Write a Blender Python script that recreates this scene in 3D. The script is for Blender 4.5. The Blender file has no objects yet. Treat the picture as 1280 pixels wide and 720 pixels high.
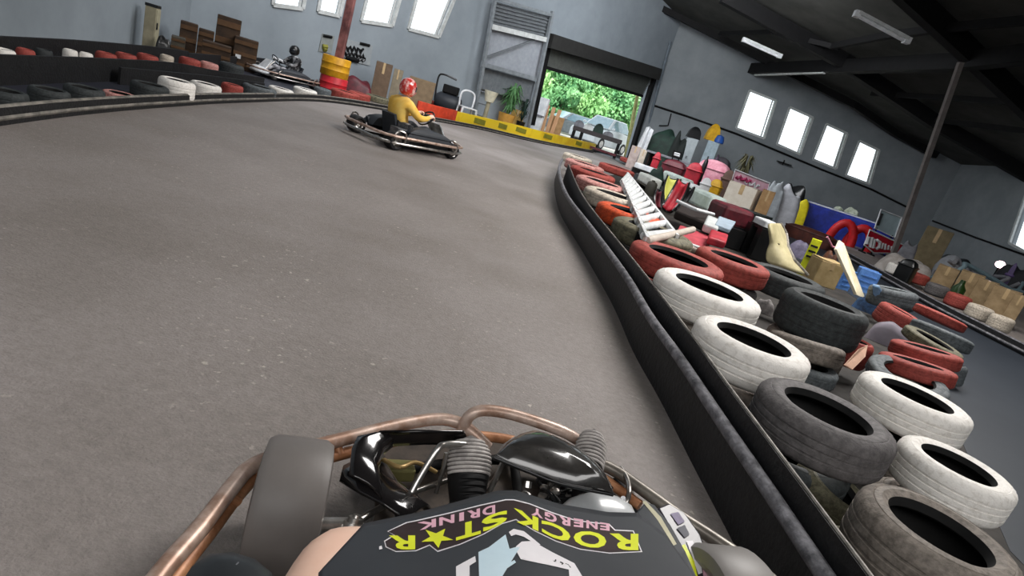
import bpy, bmesh, math, random
from mathutils import Vector, Matrix, Euler
PI = math.pi
rnd = random.Random(11)
SC = bpy.context.scene
COL = SC.collection

# ------------------------------------------------------------------ camera, world, light, exposure
F, ROLL, PITCH, EYE = 720.0, math.radians(17.5), math.radians(17.35), 1.15
FW = Vector((0, math.cos(PITCH), -math.sin(PITCH)))
U0 = Vector((0, math.sin(PITCH), math.cos(PITCH)))
CR = Vector((1, 0, 0)) * math.cos(ROLL) + U0 * math.sin(ROLL)
CU = Vector((-1, 0, 0)) * math.sin(ROLL) + U0 * math.cos(ROLL)
CAM = Vector((0, 0, EYE))
cam_data = bpy.data.cameras.new('camera'); cam = bpy.data.objects.new('camera', cam_data); COL.objects.link(cam)
cam_data.sensor_width = 36; cam_data.lens = F * 36 / 1280; cam_data.clip_start = 0.02; cam_data.clip_end = 500
mw = Matrix.Identity(4)
for i in range(3):
    mw[i][0] = CR[i]; mw[i][1] = CU[i]; mw[i][2] = -FW[i]; mw[i][3] = CAM[i]
cam.matrix_world = mw
SC.camera = cam
SC.view_settings.view_transform = 'Standard'; SC.view_settings.look = 'None'
SC.view_settings.gamma = 1; SC.view_settings.use_curve_mapping = False
SC.view_settings.exposure = 0.42
world = bpy.data.worlds.new('sky'); SC.world = world; world.use_nodes = True
bg = world.node_tree.nodes['Background']; bg.inputs[0].default_value = (0.86, 0.94, 1.0, 1); bg.inputs[1].default_value = 1.6

def area(name, loc, target, sx, sy, power, color=(1, 1, 1)):
    l = bpy.data.lights.new(name, 'AREA'); l.shape = 'RECTANGLE'; l.size = sx; l.size_y = sy; l.energy = power; l.color = color
    o = bpy.data.objects.new(name, l); COL.objects.link(o); o.location = loc
    o.rotation_euler = (Vector(target) - Vector(loc)).to_track_quat('-Z', 'Y').to_euler(); return o
area('skylight_over_track', (3.6, 7.0, 6.7), (.3, 5.2, 0), 3.5, 6, 900, (1, .97, .94))
area('rear_fill_light', (1.0, -3.6, 4.4), (1.5, 9, .2), 9, 1.6, 230, (1, .98, .96))  # added fill lamp behind the camera; the rear wall has no windows
area('skylight_mid_hall', (-2.0, 14, 7.3), (-3.0, 20, 1), 7, 7, 840, (.97, .98, 1))
area('skylight_far_hall', (2.5, 19, 6.4), (6.5, 30, 1.5), 5, 5, 620, (.95, .97, 1))

# ------------------------------------------------------------------ pixel (1280x720 photo) -> place
sun = bpy.data.lights.new('sun', 'SUN'); sun.energy = 5.0; sun.angle = .02; so = bpy.data.objects.new('sun', sun); COL.objects.link(so); so.rotation_euler = (math.radians(42), 0, math.radians(-12))
def ray(x, y): return FW + CR * ((x - 640) / F) - CU * ((y - 360) / F)
def G(x, y, z=0.0):
    d = ray(x, y); return CAM + d * ((z - EYE) / d.z)
def D(x, y, Y):
    d = ray(x, y); return CAM + d * (Y / d.y)
def PR(p):
    v = Vector(p) - CAM; k = F / v.dot(FW); return (640 + k * v.dot(CR), 360 - k * v.dot(CU))
def depth(p): return (Vector(p) - CAM).dot(FW)

# ------------------------------------------------------------------ materials
def lin(h):
    if isinstance(h, str):
        h = h.lstrip('#'); h = [int(h[i:i + 2], 16) / 255 for i in (0, 2, 4)]
    return tuple((c / 12.92 if c <= .04045 else ((c + .055) / 1.055) ** 2.4) for c in h) + (1,)
MATS = {}
def mat(name, col, rough=.7, metal=0, col2=None, scale=6, amt=.5, bump=0, bscale=40, emit=0, spec=.4, coat=0, stretch=None):
    if name in MATS: return MATS[name]
    m = bpy.data.materials.new(name); m.use_nodes = True; nt = m.node_tree; b = nt.nodes['Principled BSDF']
    b.inputs['Roughness'].default_value = rough; b.inputs['Metallic'].default_value = metal
    b.inputs['Specular IOR Level'].default_value = spec; b.inputs['Coat Weight'].default_value = coat
    c1 = lin(col); c2 = lin(col2) if col2 else tuple(v * .72 for v in c1[:3]) + (1,)
    tc = nt.nodes.new('ShaderNodeTexCoord'); n = nt.nodes.new('ShaderNodeTexNoise'); n.inputs['Scale'].default_value = scale
    n.inputs['Detail'].default_value = 6; n.inputs['Roughness'].default_value = .65
    src = tc.outputs['Object']
    if stretch:
        mp = nt.nodes.new('ShaderNodeMapping'); mp.inputs['Scale'].default_value = stretch; nt.links.new(src, mp.inputs[0]); src = mp.outputs[0]
    nt.links.new(src, n.inputs['Vector'])
    r = nt.nodes.new('ShaderNodeValToRGB'); r.color_ramp.elements[0].position = .5 - .5 * (1 - amt) * .5; r.color_ramp.elements[1].position = min(.98, .5 + amt * .35)
    r.color_ramp.elements[0].color = c2; r.color_ramp.elements[1].color = c1
    nt.links.new(n.outputs[0], r.inputs[0]); nt.links.new(r.outputs[0], b.inputs['Base Color'])
    if bump:
        n2 = nt.nodes.new('ShaderNodeTexNoise'); n2.inputs['Scale'].default_value = bscale; n2.inputs['Detail'].default_value = 4
        nt.links.new(src, n2.inputs['Vector']); bp = nt.nodes.new('ShaderNodeBump'); bp.inputs['Strength'].default_value = bump; bp.inputs['Distance'].default_value = .02
        nt.links.new(n2.outputs[0], bp.inputs['Height']); nt.links.new(bp.outputs[0], b.inputs['Normal'])
    if emit:
        b.inputs['Emission Color'].default_value = c1; b.inputs['Emission Strength'].default_value = emit
    MATS[name] = m; return m

def floor_mat():
    m = bpy.data.materials.new('worn_asphalt'); m.use_nodes = True; nt = m.node_tree; b = nt.nodes['Principled BSDF']; L = nt.links.new
    tc = nt.nodes.new('ShaderNodeTexCoord')
    def noise(s, d=6, r=.6):
        n = nt.nodes.new('ShaderNodeTexNoise'); n.inputs['Scale'].default_value = s; n.inputs['Detail'].default_value = d; n.inputs['Roughness'].default_value = r
        L(tc.outputs['Object'], n.inputs['Vector']); return n
    def ramp(src, a, ca, bb, cb):
        r = nt.nodes.new('ShaderNodeValToRGB'); e = r.color_ramp.elements
        e[0].position = a; e[0].color = ca; e[1].position = bb; e[1].color = cb; L(src, r.inputs[0]); return r
    big = ramp(noise(.55, 4).outputs[0], .35, lin('#7d7671'), .65, lin('#948d8a'))
    mid = ramp(noise(26, 8, .85).outputs[0], .36, (.80, .80, .80, 1), .64, (1.12, 1.12, 1.12, 1))
    mx = nt.nodes.new('ShaderNodeMix'); mx.data_type = 'RGBA'; mx.blend_type = 'MULTIPLY'; mx.inputs[0].default_value = 1
    L(big.outputs[0], mx.inputs[6]); L(mid.outputs[0], mx.inputs[7])
    sp = ramp(noise(30, 3, .5).outputs[0], .64, (0, 0, 0, 1), .69, (1, 1, 1, 1))
    lm = ramp(noise(1.3, 3).outputs[0], .45, (0, 0, 0, 1), .6, (1, 1, 1, 1))
    mul = nt.nodes.new('ShaderNodeMath'); mul.operation = 'MULTIPLY'; L(sp.outputs[0], mul.inputs[0]); L(lm.outputs[0], mul.inputs[1])
    ml2 = nt.nodes.new('ShaderNodeMath'); ml2.operation = 'MULTIPLY'; L(mul.outputs[0], ml2.inputs[0]); ml2.inputs[1].default_value = .9
    m2 = nt.nodes.new('ShaderNodeMix'); m2.data_type = 'RGBA'; L(ml2.outputs[0], m2.inputs[0]); L(mx.outputs[2], m2.inputs[6]); m2.inputs[7].default_value = lin('#b5aca3')
    L(m2.outputs[2], b.inputs['Base Color'])
    b.inputs['Roughness'].default_value = .62; b.inputs['Specular IOR Level'].default_value = .35
    bp = nt.nodes.new('ShaderNodeBump'); bp.inputs['Strength'].default_value = .5; bp.inputs['Distance'].default_value = .01
    L(noise(90, 3).outputs[0], bp.inputs['Height']); L(bp.outputs[0], b.inputs['Normal'])
    return m

M_FLOOR = floor_mat()
M_WALL = mat('painted_block_wall', '#939ca3', .85, col2='#858e95', scale=.7)
M_WALLD = mat('grey_plaster_wall', '#8c9296', .9, col2='#7c8286', scale=.7)
M_CEIL = mat('ceiling_sheeting', '#4a4a46', .9, col2='#363733', scale=.8)
M_STEEL = mat('dark_steel_beam', '#161617', .7, col2='#101011', spec=.2)
M_RUB = mat('black_rubber', '#1b1b1d', .6, col2='#121214', scale=12, bump=.3)
M_RUBG = mat('dusty_rubber', '#8a898e', .75, col2='#4a4a4e', scale=18, bump=.35)
M_EDGE = mat('worn_belt_edge', '#a9a39c', .7, col2='#6c6862', scale=20)
M_WHITE = mat('white_plastic', '#e6e8ea', .5, col2='#c3c6c9', scale=4)
M_FRAME = mat('window_frame_paint', '#cfd3d2', .5)
M_CHROME = mat('bare_metal', '#c9c6c2', .28, metal=.9, col2='#8d8882', scale=15)
M_COPPER = mat('rusty_tube', '#d39a72', .45, metal=.15, col2='#94603f', scale=14)
M_BUMP = mat('scuffed_steel_tube', '#d3bfb3', .38, metal=.3, col2='#9a7a68', scale=12)
M_BLK = mat('black_plastic', '#17181a', .35, col2='#0e0f10', scale=8, coat=.3)
M_BLKM = mat('matt_black_plastic', '#30343a', .5, col2='#292d33', scale=3)
M_CARD = mat('cardboard', '#b08e66', .85, col2='#94744f', scale=5)
M_BROWN = mat('dark_brown_wood', '#43301f', .8, col2='#291d13', scale=5)
M_RED = mat('red_plastic', '#c22a3a', .5, col2='#8d1c2a', scale=4)
M_MAROON = mat('maroon_vinyl', '#6d1f2c', .5, col2='#43141c', scale=5)
M_YEL = mat('yellow_plastic', '#e0b01c', .5, col2='#b88b14', scale=5)
M_BLUE = mat('blue_tarp', '#2338a8', .45, col2='#182878', scale=4, bump=.4, bscale=8)
M_SKY = mat('light_blue_plastic', '#6a9be0', .5, col2='#4e7cc0', scale=6)
M_PINK = mat('faded_pink_cloth', '#d9a0ac', .8, col2='#b56f80', scale=4)
M_GREEN = mat('dark_green_tarp', '#17372c', .7, col2='#0e231c', scale=4)
M_LEAF = mat('leaves', '#7fae5a', .7, col2='#3d7037', scale=.9)
M_LEAFD = mat('pot_plant_leaves', '#5f8f5a', .7, col2='#3a6038', scale=6)
M_SKIN = mat('skin', '#f8d6c2', .5, col2='#f0c6b0', scale=6)
M_TAN = mat('beige_steel', '#a39c84', .6, col2='#8a846e', scale=3)
M_KHAKI = mat('khaki_fibreglass', '#c9bf98', .45, col2='#a89e78', scale=5)
M_GREY = mat('mid_grey_cloth', '#85868c', .8, col2='#65666c', scale=6)
M_PURP = mat('purple_plastic', '#5a4a78', .5)
M_CONC = mat('outside_concrete', '#b9b5ab', .9, col2='#a29e94', scale=1)

# ------------------------------------------------------------------ mesh builder
class MB:
    def __init__(s): s.v = []; s.f = []; s.mi = []; s.cur = 0
    def add(s, vs, fs):
        o = len(s.v); s.v += [tuple(v) for v in vs]; s.f += [tuple(i + o for i in f) for f in fs]; s.mi += [s.cur] * len(fs); return s
    def box(s, c, size, rz=0, rot=None, taper=1.0):
        R = rot if rot is not None else Matrix.Rotation(rz, 3, 'Z'); c = Vector(c); vs = []
        for z in (-.5, .5):
            k = taper if z > 0 else 1
            for x, y in ((-.5, -.5), (.5, -.5), (.5, .5), (-.5, .5)):
                vs.append(c + R @ Vector((x * size[0] * k, y * size[1] * k, z * size[2])))
        return s.add(vs, [(3, 2, 1, 0), (4, 5, 6, 7), (0, 1, 5, 4), (1, 2, 6, 5), (2, 3, 7, 6), (3, 0, 4, 7)])
    def bar(s, a, b, w, h=None):
        a, b = Vector(a), Vector(b); d = b - a; q = d.to_track_quat('X', 'Z').to_matrix()
        return s.box((a + b) / 2, (d.length, w, h or w), rot=q)
    def tube(s, pts, r, n=10, closed=False, cap=True):
        P = [Vector(p) for p in pts]; m = len(P); rr = r if isinstance(r, (list, tuple)) else [r] * m; vs = []; pu = None
        for i, p in enumerate(P):
            a = P[(i - 1) % m] if (i or closed) else p; b = P[(i + 1) % m] if (i < m - 1 or closed) else p
            t = (b - a).normalized()
            if pu is None: u = t.cross(Vector((0, 0, 1)) if abs(t.z) < .9 else Vector((1, 0, 0))).normalized()
            else: u = (pu - t * pu.dot(t)).normalized()
            pu = u; w = t.cross(u)
            for k in range(n):
                an = 2 * PI * k / n; vs.append(p + (u * math.cos(an) + w * math.sin(an)) * rr[i])
        fs = []
        for i in range(m if closed else m - 1):
            j = (i + 1) % m
            for k in range(n): fs.append((i * n + k, i * n + (k + 1) % n, j * n + (k + 1) % n, j * n + k))
        if cap and not closed: fs += [tuple(range(n))[::-1], tuple((m - 1) * n + k for k in range(n))]
        return s.add(vs, fs)
    def lathe(s, prof, c=(0, 0, 0), rot=None, n=32, closed=False, mod=None):
        R = rot or Matrix.Identity(3); c = Vector(c); vs = []; m = len(prof)
        for k in range(n):
            an = 2 * PI * k / n
            for i, (r, z) in enumerate(prof):
                if mod: r, z = mod(k, i, r, z)
                vs.append(c + R @ Vector((r * math.cos(an), r * math.sin(an), z)))
        fs = []
        for k in range(n):
            k2 = (k + 1) % n
            for i in range(m if closed else m - 1):
                j = (i + 1) % m; fs.append((k * m + i, k2 * m + i, k2 * m + j, k * m + j))
        return s.add(vs, fs)
    def cyl(s, a, b, r, r2=None, n=16):
        a, b = Vector(a), Vector(b); return s.tube([a, b], [r, r if r2 is None else r2], n)
    def ball(s, c, rx, ry=None, rz=None, n=14, rot=None):
        ry = rx if ry is None else ry; rz = rx if rz is None else rz; R = rot or Matrix.Identity(3); vs = []; fs = []; m = n // 2 + 1; c = Vector(c)
        for i in range(m):
            t = PI * i / (m - 1)
            for k in range(n):
                a = 2 * PI * k / n; vs.append(c + R @ Vector((rx * math.sin(t) * math.cos(a), ry * math.sin(t) * math.sin(a), rz * math.cos(t))))
        for i in range(m - 1):
            for k in range(n): fs.append((i * n + k, (i + 1) * n + k, (i + 1) * n + (k + 1) % n, i * n + (k + 1) % n))
        return s.add(vs, fs)
    def plate(s, pts, nrm, th):
        """closed slab: outline pts, extruded by th along -nrm"""
        P = [Vector(p) for p in pts]; n = len(P); nv = Vector(nrm) * th
        return s.add(P + [p - nv for p in P], [tuple(range(n)), tuple(range(2 * n - 1, n - 1, -1))] + [(i, i + n, (i + 1) % n + n, (i + 1) % n) for i in range(n)])
    def pillow(s, pts, up, h, k=5):
        """closed outline raised into a dome, with a flat underside"""
        P = [Vector(p) for p in pts]; n = len(P); c = sum(P, Vector()) / n; vs = []
        for j in range(k):
            t = j / k
            for p in P: vs.append(p.lerp(c, t) + Vector(up) * h * math.sqrt(1 - (1 - t) ** 2))
        vs.append(c + Vector(up) * h); fs = []
        for j in range(k - 1):
            for i in range(n): fs.append((j * n + i, j * n + (i + 1) % n, (j + 1) * n + (i + 1) % n, (j + 1) * n + i))
        for i in range(n): fs.append(((k - 1) * n + i, (k - 1) * n + (i + 1) % n, k * n))
        fs.append(tuple(range(n))[::-1])
        return s.add(vs, fs)
    def build(s, name, m, parent=None, smooth=False, bevel=0, base=None, loc=None):
        me = bpy.data.meshes.new(name); v = s.v
        o = bpy.data.objects.new(name, me); COL.objects.link(o)
        if parent is not None: o.parent = parent
        elif base is not None:
            b = Vector(base); v = [tuple(Vector(p) - b) for p in v]; o.location = b
        me.from_pydata(v, [], s.f)
        for q in (m if isinstance(m, (list, tuple)) else [m]): me.materials.append(q)
        if len(me.materials) > 1: me.polygons.foreach_set('material_index', s.mi)
        bm = bmesh.new(); bm.from_mesh(me); bmesh.ops.recalc_face_normals(bm, faces=bm.faces[:]); bm.to_mesh(me); bm.free()
        if smooth:
            me.shade_smooth() if hasattr(me, 'shade_smooth') else None
            me.set_sharp_from_angle(angle=math.radians(38))
        if bevel:
            md = o.modifiers.new('edge', 'BEVEL'); md.width = bevel; md.segments = 2; md.limit_method = 'ANGLE'
        return o

def tag(o, label=None, cat=None, group=None, kind=None):
    if label: o['label'] = label
    if cat: o['category'] = cat
    if group: o['group'] = group
    if kind: o['kind'] = kind
    return o
def struct(o): o['kind'] = 'structure'; return o
def empty(name, loc, label=None, cat=None, group=None, rz=0):
    o = bpy.data.objects.new(name, None); COL.objects.link(o); o.location = loc; o.rotation_euler = (0, 0, rz); o.empty_display_size = .1
    return tag(o, label, cat, group)
def local(root_loc): return Vector(root_loc)

# ------------------------------------------------------------------ setting
CL = Vector((-9.3, 14.3, 0)); 
def on_dir(px, py, Y): p = D(px, py, Y); p.z = 0; return p
C1 = on_dir(832, 80, 30.5)          # back wall meets the right-hand windowed wall
dBL = (C1 - CL).normalized()
C2 = on_dir(1162, 280, 31.0)
C3 = Vector((17.5, 9, 0)); C4 = Vector((17.5, -4, 0))
CLF = Vector((-5.9, 2.0, 0)); 
q = G(0, 49, 0); dLL = (CL - q).normalized(); CLF = q - dLL * 5
# ceiling plane
def on_wall(px, py, A, B, off=0.0):
    n = (B - A).cross(Vector((0, 0, 1))).normalized()
    if n.dot(CAM - A) < 0: n = -n
    A2 = A + n * off; d = ray(px, py); t = (A2 - CAM).dot(n) / d.dot(n); return CAM + d * t
def wn(A, B):
    n = (B - A).cross(Vector((0, 0, 1))).normalized(); return n if n.dot(CAM - A) > 0 else -n
E1 = on_wall(840, 20, C1, C2); E2 = on_wall(1160, 186, C1, C2); E3 = Vector((2.0, 0.0, 7.6))
cn = (E2 - E1).cross(E3 - E1).normalized(); cn = cn if cn.z > 0 else -cn
def ceil_z(x, y): return E1.z - (cn.x * (x - E1.x) + cn.y * (y - E1.y)) / cn.z
def on_ceil(px, py, drop=0.0):
    d = ray(px, py); A = E1 - Vector((0, 0, drop)); t = (A - CAM).dot(cn) / d.dot(cn); return CAM + d * t

m = MB(); m.box((4, 12, -.06), (44, 44, .12)); struct(m.build('floor', M_FLOOR))
m = MB(); m.box((6, 60, -.13), (110, 52, .12)); o = struct(m.build('ground_outside', M_CONC))

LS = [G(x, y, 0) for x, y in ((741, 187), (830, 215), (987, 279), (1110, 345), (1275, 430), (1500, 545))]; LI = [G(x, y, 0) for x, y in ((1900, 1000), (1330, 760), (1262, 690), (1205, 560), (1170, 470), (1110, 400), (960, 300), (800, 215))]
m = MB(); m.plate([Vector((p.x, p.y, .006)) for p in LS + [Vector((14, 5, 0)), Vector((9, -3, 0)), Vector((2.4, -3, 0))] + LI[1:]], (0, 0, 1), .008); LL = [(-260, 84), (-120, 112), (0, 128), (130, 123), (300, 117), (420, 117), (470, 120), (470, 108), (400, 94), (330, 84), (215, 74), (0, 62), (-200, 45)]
m2 = MB(); m2.plate([G(x, y, .006) for x, y in LL], (0, 0, 1), .008); LANEM = mat('lane_shade_paint', '#2a3038', .5, col2='#242a32', scale=1.2); struct(m2.build('floor_lane_shade', mat('far_lane_shade_paint', '#2b2d38', .6, col2='#23252f', scale=1.2)))  # shade over the far left lane, painted as a thin dark sheet
struct(m.build('floor_lane_shade', mat('lane_shade_paint', '#2a3038', .5, col2='#242a32', scale=1.2)))  # right lane gets less light; that shade is put into this sheet's colour
def wall(name, A, B, m_, holes=(), th=.25, top=None):
    """wall from A to B, inner face on the A-B line; holes are convex quads of points on that face"""
    n = wn(A, B); bm = bmesh.new()
    za = top if top else ceil_z(A.x, A.y) + .3; zb = top if top else ceil_z(B.x, B.y) + .3
    vs = [bm.verts.new(p) for p in (A, B, B + Vector((0, 0, zb)), A + Vector((0, 0, za)))]
    es = [bm.edges.new((vs[i], vs[(i + 1) % 4])) for i in range(4)]
    for h in holes:
        hv = [bm.verts.new(p) for p in h]; es += [bm.edges.new((hv[i], hv[(i + 1) % len(hv)])) for i in range(len(hv))]
    bmesh.ops.triangle_fill(bm, edges=es, use_beauty=True, use_dissolve=False, normal=n)
    r = bmesh.ops.extrude_face_region(bm, geom=bm.faces[:])
    for e in r['geom']:
        if isinstance(e, bmesh.types.BMVert): e.co -= n * th
    bmesh.ops.recalc_face_normals(bm, faces=bm.faces[:])
    me = bpy.data.meshes.new(name); bm.to_mesh(me); bm.free(); me.materials.append(m_)
    o = bpy.data.objects.new(name, me); COL.objects.link(o); return struct(o)

def window(idx, quad, A, B, mull=False):
    n = wn(A, B); P = [Vector(p) for p in quad]; c = sum(P, Vector()) / 4
    root = bpy.data.objects.new('window_%d' % idx, None); COL.objects.link(root); root.location = c; struct(root)
    m = MB()
    for i in range(4):
        a, b = P[i] - c, P[(i + 1) % 4] - c; m.bar(a + n * .01, b + n * .01, .08, .1)
    m.build('window_frame', M_FRAME, root)
    m = MB(); m.bar((P[1] + (P[2] - P[1]) * .02 - c).lerp(P[0] - c, .12), (P[2] - c).lerp(P[3] - c, .12), .05, .06); m.build('window_mullion', M_FRAME, root)
    m = MB(); m.plate([p - c - n * .1 for p in P], n, .02); m.build('window_pane', MATS['diffusing_glass'], root)
    return root
# frosted panes that let daylight through
g = bpy.data.materials.new('diffusing_glass'); g.use_nodes = True; nt = g.node_tree; b = nt.nodes['Principled BSDF']
b.inputs['Base Color'].default_value = (1, 1, 1, 1); b.inputs['Transmission Weight'].default_value = 1; b.inputs['Roughness'].default_value = .05; b.inputs['IOR'].default_value = 1.02
MATS['diffusing_glass'] = g

def quadw(pts, A, B): return [on_wall(x, y, A, B) for x, y in pts]
LW = [[(344, -38), (386, -30), (378, 11), (341, 6)], [(407, -38), (436, -32), (424, 20), (397, 14)], [(466, -34), (506, -24), (490, 32), (451, 26)], [(526, -24), (572, -12), (548, 46), (510, 36)]]
RW = [[(937, 113), (970, 126), (955, 173), (920, 160)], [(987, 134), (1016, 147), (1000, 193), (971, 180)], [(1033, 155), (1059, 167), (1045, 211), (1016, 199)], [(1074, 176), (1099, 188), (1087, 230), (1057, 219)]]
door_q = [(690, 47), (818, 84), (790, 195), (664, 150)]
hw = [quadw(q_, CL, C1) for q_ in LW]
DQ = quadw([(687, 49), (817, 87)], CL, C1)
# door opening: straight jambs down to the floor, following the leaning frame of the photograph
DB = [on_wall(664, 157, CL, C1), on_wall(786, 200, CL, C1)]
for p in DB: p.z = .02
wall('wall_back', CL, C1, M_WALL, hw + [[DQ[0], DQ[1], DB[1], DB[0]]])
hr = [quadw(q_, C1, C2) for q_ in RW]
wall('wall_right', C1, C2, M_WALLD, hr)
FR = quadw([(1284, 240), (1330, 262), (1310, 330), (1262, 304)], C2, C3)
wall('wall_right_end', C2, C3, M_WALLD, [FR])
wall('wall_side', C3, C4, M_WALLD)
wall('wall_left', CL, CLF, M_WALL)
wall('wall_rear', Vector((CLF.x, -4, 0)), C4, M_WALL)
wall('wall_left_rear', CLF, Vector((CLF.x, -4, 0)), M_WALL)
for i, q_ in enumerate(hw): window(i + 1, q_, CL, C1)
for i, q_ in enumerate(hr): window(i + 5, q_, C1, C2)
window(9, FR, C2, C3)

# ceiling with purlins
m = MB(); P = [(-13, -6), (20, -6), (20, 34), (-13, 34)]
m.plate([Vector((x, y, ceil_z(x, y) + .06)) for x, y in P], (0, 0, -1), .12); struct(m.build('ceiling', M_CEIL))
def beam(name, pxs, drop, w, h):
    m = MB(); pts = [on_ceil(x, y, drop) for x, y in pxs]
    for a, b in zip(pts, pts[1:]): m.bar(a, b, w, h)
    return struct(m.build(name, M_STEEL))
beam('ceiling_beam', [(905, -6), (1054, 76), (1167, 152), (1290, 222)], .30, .34, .5)
beam('ceiling_beam', [(1110, -30), (1198, 52), (1300, 150)], .3, .3, .5)
beam('ceiling_beam', [(985, 90), (1067, 131), (1120, 167), (1170, 194)], .2, .3, .3)
beam('ceiling_beam', [(940, 86), (1060, 83), (1195, 78), (1300, 66)], .45, .3, .45)
beam('ceiling_beam', [(1040, 58), (1110, 44), (1200, 33), (1300, 24)], .3, .14, .2)
beam('ceiling_beam', [(900, 42), (965, 40), (1050, 60)], .3, .1, .16)
beam('ceiling_beam', [(1090, 117), (1180, 122), (1300, 130)], .3, .12, .18)
beam('ceiling_beam', [(1170, 150), (1290, 165)], .3, .12, .18)
beam('ceiling_beam', [(790, -8), (850, 22), (905, 50), (985, 90)], .2, .2, .25)
m = MB(); m.bar(on_ceil(944, 94, .7), on_ceil(1030, 91, .7), .12, .06); struct(m.build('ceiling_purlin', M_FRAME))

# service line along the right walls
m = MB(); pts = [on_wall(x, y, C1, C2, .06) for x, y in ((818, 132), (858, 145), (920, 167), (1025, 211), (1090, 237), (1140, 262))]; m.tube(pts, .05, 6)
struct(m.build('wall_trim_1', M_STEEL))
m = MB(); pts = [on_wall(x, y, C2, C3, .06) for x, y in ((1166, 276), (1220, 297), (1279, 318), (1330, 338))]; m.tube(pts, .04, 6)
struct(m.build('wall_trim_2', M_STEEL))
m = MB(); m.tube([on_wall(x, y, CL, C1, .12) for x, y in ((838, 52), (824, 104), (808, 165))], .07, 8)
struct(m.build('wall_drainpipe', mat('pipe_grey', '#6a757e', .5)))
m = MB(); m.tube([on_wall(x, y, C1, C2, .08) for x, y in ((839, 142), (835, 157), (824, 157))], .03, 6)
struct(m.build('wall_conduit', M_STEEL))

# roller door: box, half lowered curtain, guide rails
root = bpy.data.objects.new('door_1', None); COL.objects.link(root); struct(root); nb = wn(CL, C1); root.location = (0, 0, 0)
m = MB(); c1_, c2_ = on_wall(684, 50, CL, C1, .25), on_wall(820, 92, CL, C1, .25); m.bar(c1_, c2_, .55, .5); m.build('shutter_box', mat('shutter_box_paint', '#2b2b2a', .7), root)
m = MB(); rows = 16
a0, a1, b0, b1 = on_wall(687, 56, CL, C1, -.05), on_wall(817, 92, CL, C1, -.05), on_wall(678, 83, CL, C1, -.05), on_wall(803, 120, CL, C1, -.05)
for i in range(rows):
    t = (i + .5) / rows; m.bar(a0.lerp(b0, t), a1.lerp(b1, t), .05, (a0 - b0).length / rows * .86)
m.plate([a0 + nb * -.04, a1 + nb * -.04, b1 + nb * -.04, b0 + nb * -.04], nb, .02); m.build('shutter_curtain', mat('shutter_slat_grey', '#5e615d', .7), root)
m = MB(); m.bar(b0, b1, .1, .12); m.build('shutter_bottom_bar', M_STEEL, root)
for s_, (t_, b_) in enumerate((((686, 50), (664, 156)), ((819, 92), (787, 198)))):
    m = MB(); p0 = on_wall(*t_, CL, C1, .06); p1 = on_wall(*b_, CL, C1, .06); m.bar(p0, p1, .2, .22); m.build('guide_rail', M_STEEL, root)

# columns
def column(name, top, foot, r, mm):
    m = MB(); m.bar(top, foot, r * 2, r * 2); m.bar(foot + Vector((0, 0, .02)), foot + Vector((.001, 0, .3)), r * 3, r * 3); return struct(m.build(name, mm))
M_COLR = mat('oxide_red_paint', '#8c5a56', .6, col2='#4c2a2a', scale=3)
pc = on_dir(415, 110, 13.4)
def lean(px_t, px_f, Y): a = D(*px_t, Y); b = D(*px_f, Y); return a, b
pb0 = G(414, 118, 0); a_, b_ = D(452, -60, pb0.y), Vector((pb0.x, pb0.y, 0)); m = MB(); m.bar(a_, b_, .16, .16); m.bar(b_ + Vector((0, 0, .01)), b_ + Vector((0, 0, .06)), .4, .4); struct(m.build('column_left', M_COLR))
a_, b_ = lean((1201, 78), (1130, 284), 15.5); b_.z = b_.z; base = D(1122, 312, 15.5)
m = MB(); m.bar(a_, Vector((base.x, base.y, 0)), .11, .11); struct(m.build('column_right', mat('column_grey', '#7b7572', .6)))

# ------------------------------------------------------------------ tube lights under the roof
def striplight(a, b, label):
    a, b = on_ceil(*a, .9), on_ceil(*b, .9); c = (a + b) / 2
    root = empty('strip_light', c, label, 'ceiling light')
    m = MB(); m.bar(a - c + Vector((0, 0, .07)), b - c + Vector((0, 0, .07)), .2, .08); m.build('housing', M_FRAME, root)
    m = MB(); m.tube([a - c, b - c], .05, 8); m.build('tube', M_WHITE, root)
    for k in (a - c, b - c):
        m = MB(); m.box(k + Vector((0, 0, .03)), (.16, .16, .16)); m.build('end_cap', M_WHITE, root)
striplight((930, 51), (974, 71), 'unlit strip light high on the roof above the first right-hand window')
striplight((1071, 19), (1133, 52), 'unlit strip light hanging between the dark roof beams nearer the camera')

# ------------------------------------------------------------------ tyres
def tyre_mat(name, c, c2, amt, sc=9): return mat('tyre_' + name, c, .72, col2=c2, scale=sc, amt=amt, bump=.15, bscale=30)
TM = {'white': tyre_mat('white', '#ece8e2', '#c9c3ba', .05), 'red': tyre_mat('red', '#a84c43', '#7a332c', .3), 'black': tyre_mat('black', '#3a3f40', '#222526', .4),
      'grey': tyre_mat('grey', '#8a8178', '#5f5851', .4), 'dark': tyre_mat('dark', '#686464', '#4a4747', .4), 'orange': tyre_mat('orange', '#d3552c', '#8a3420', .2), 'pink': tyre_mat('pink', '#cf9a92', '#9a5a54', .3),
      'cream': tyre_mat('cream', '#cfc4b4', '#8f8578', .25), 'slate': tyre_mat('slate', '#6a7073', '#454a4d', .4), 'yellow': tyre_mat('yellow', '#e3a91b', '#b98410', .2), 'olive': tyre_mat('olive', '#7a7660', '#4a4739', .4)}
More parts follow.
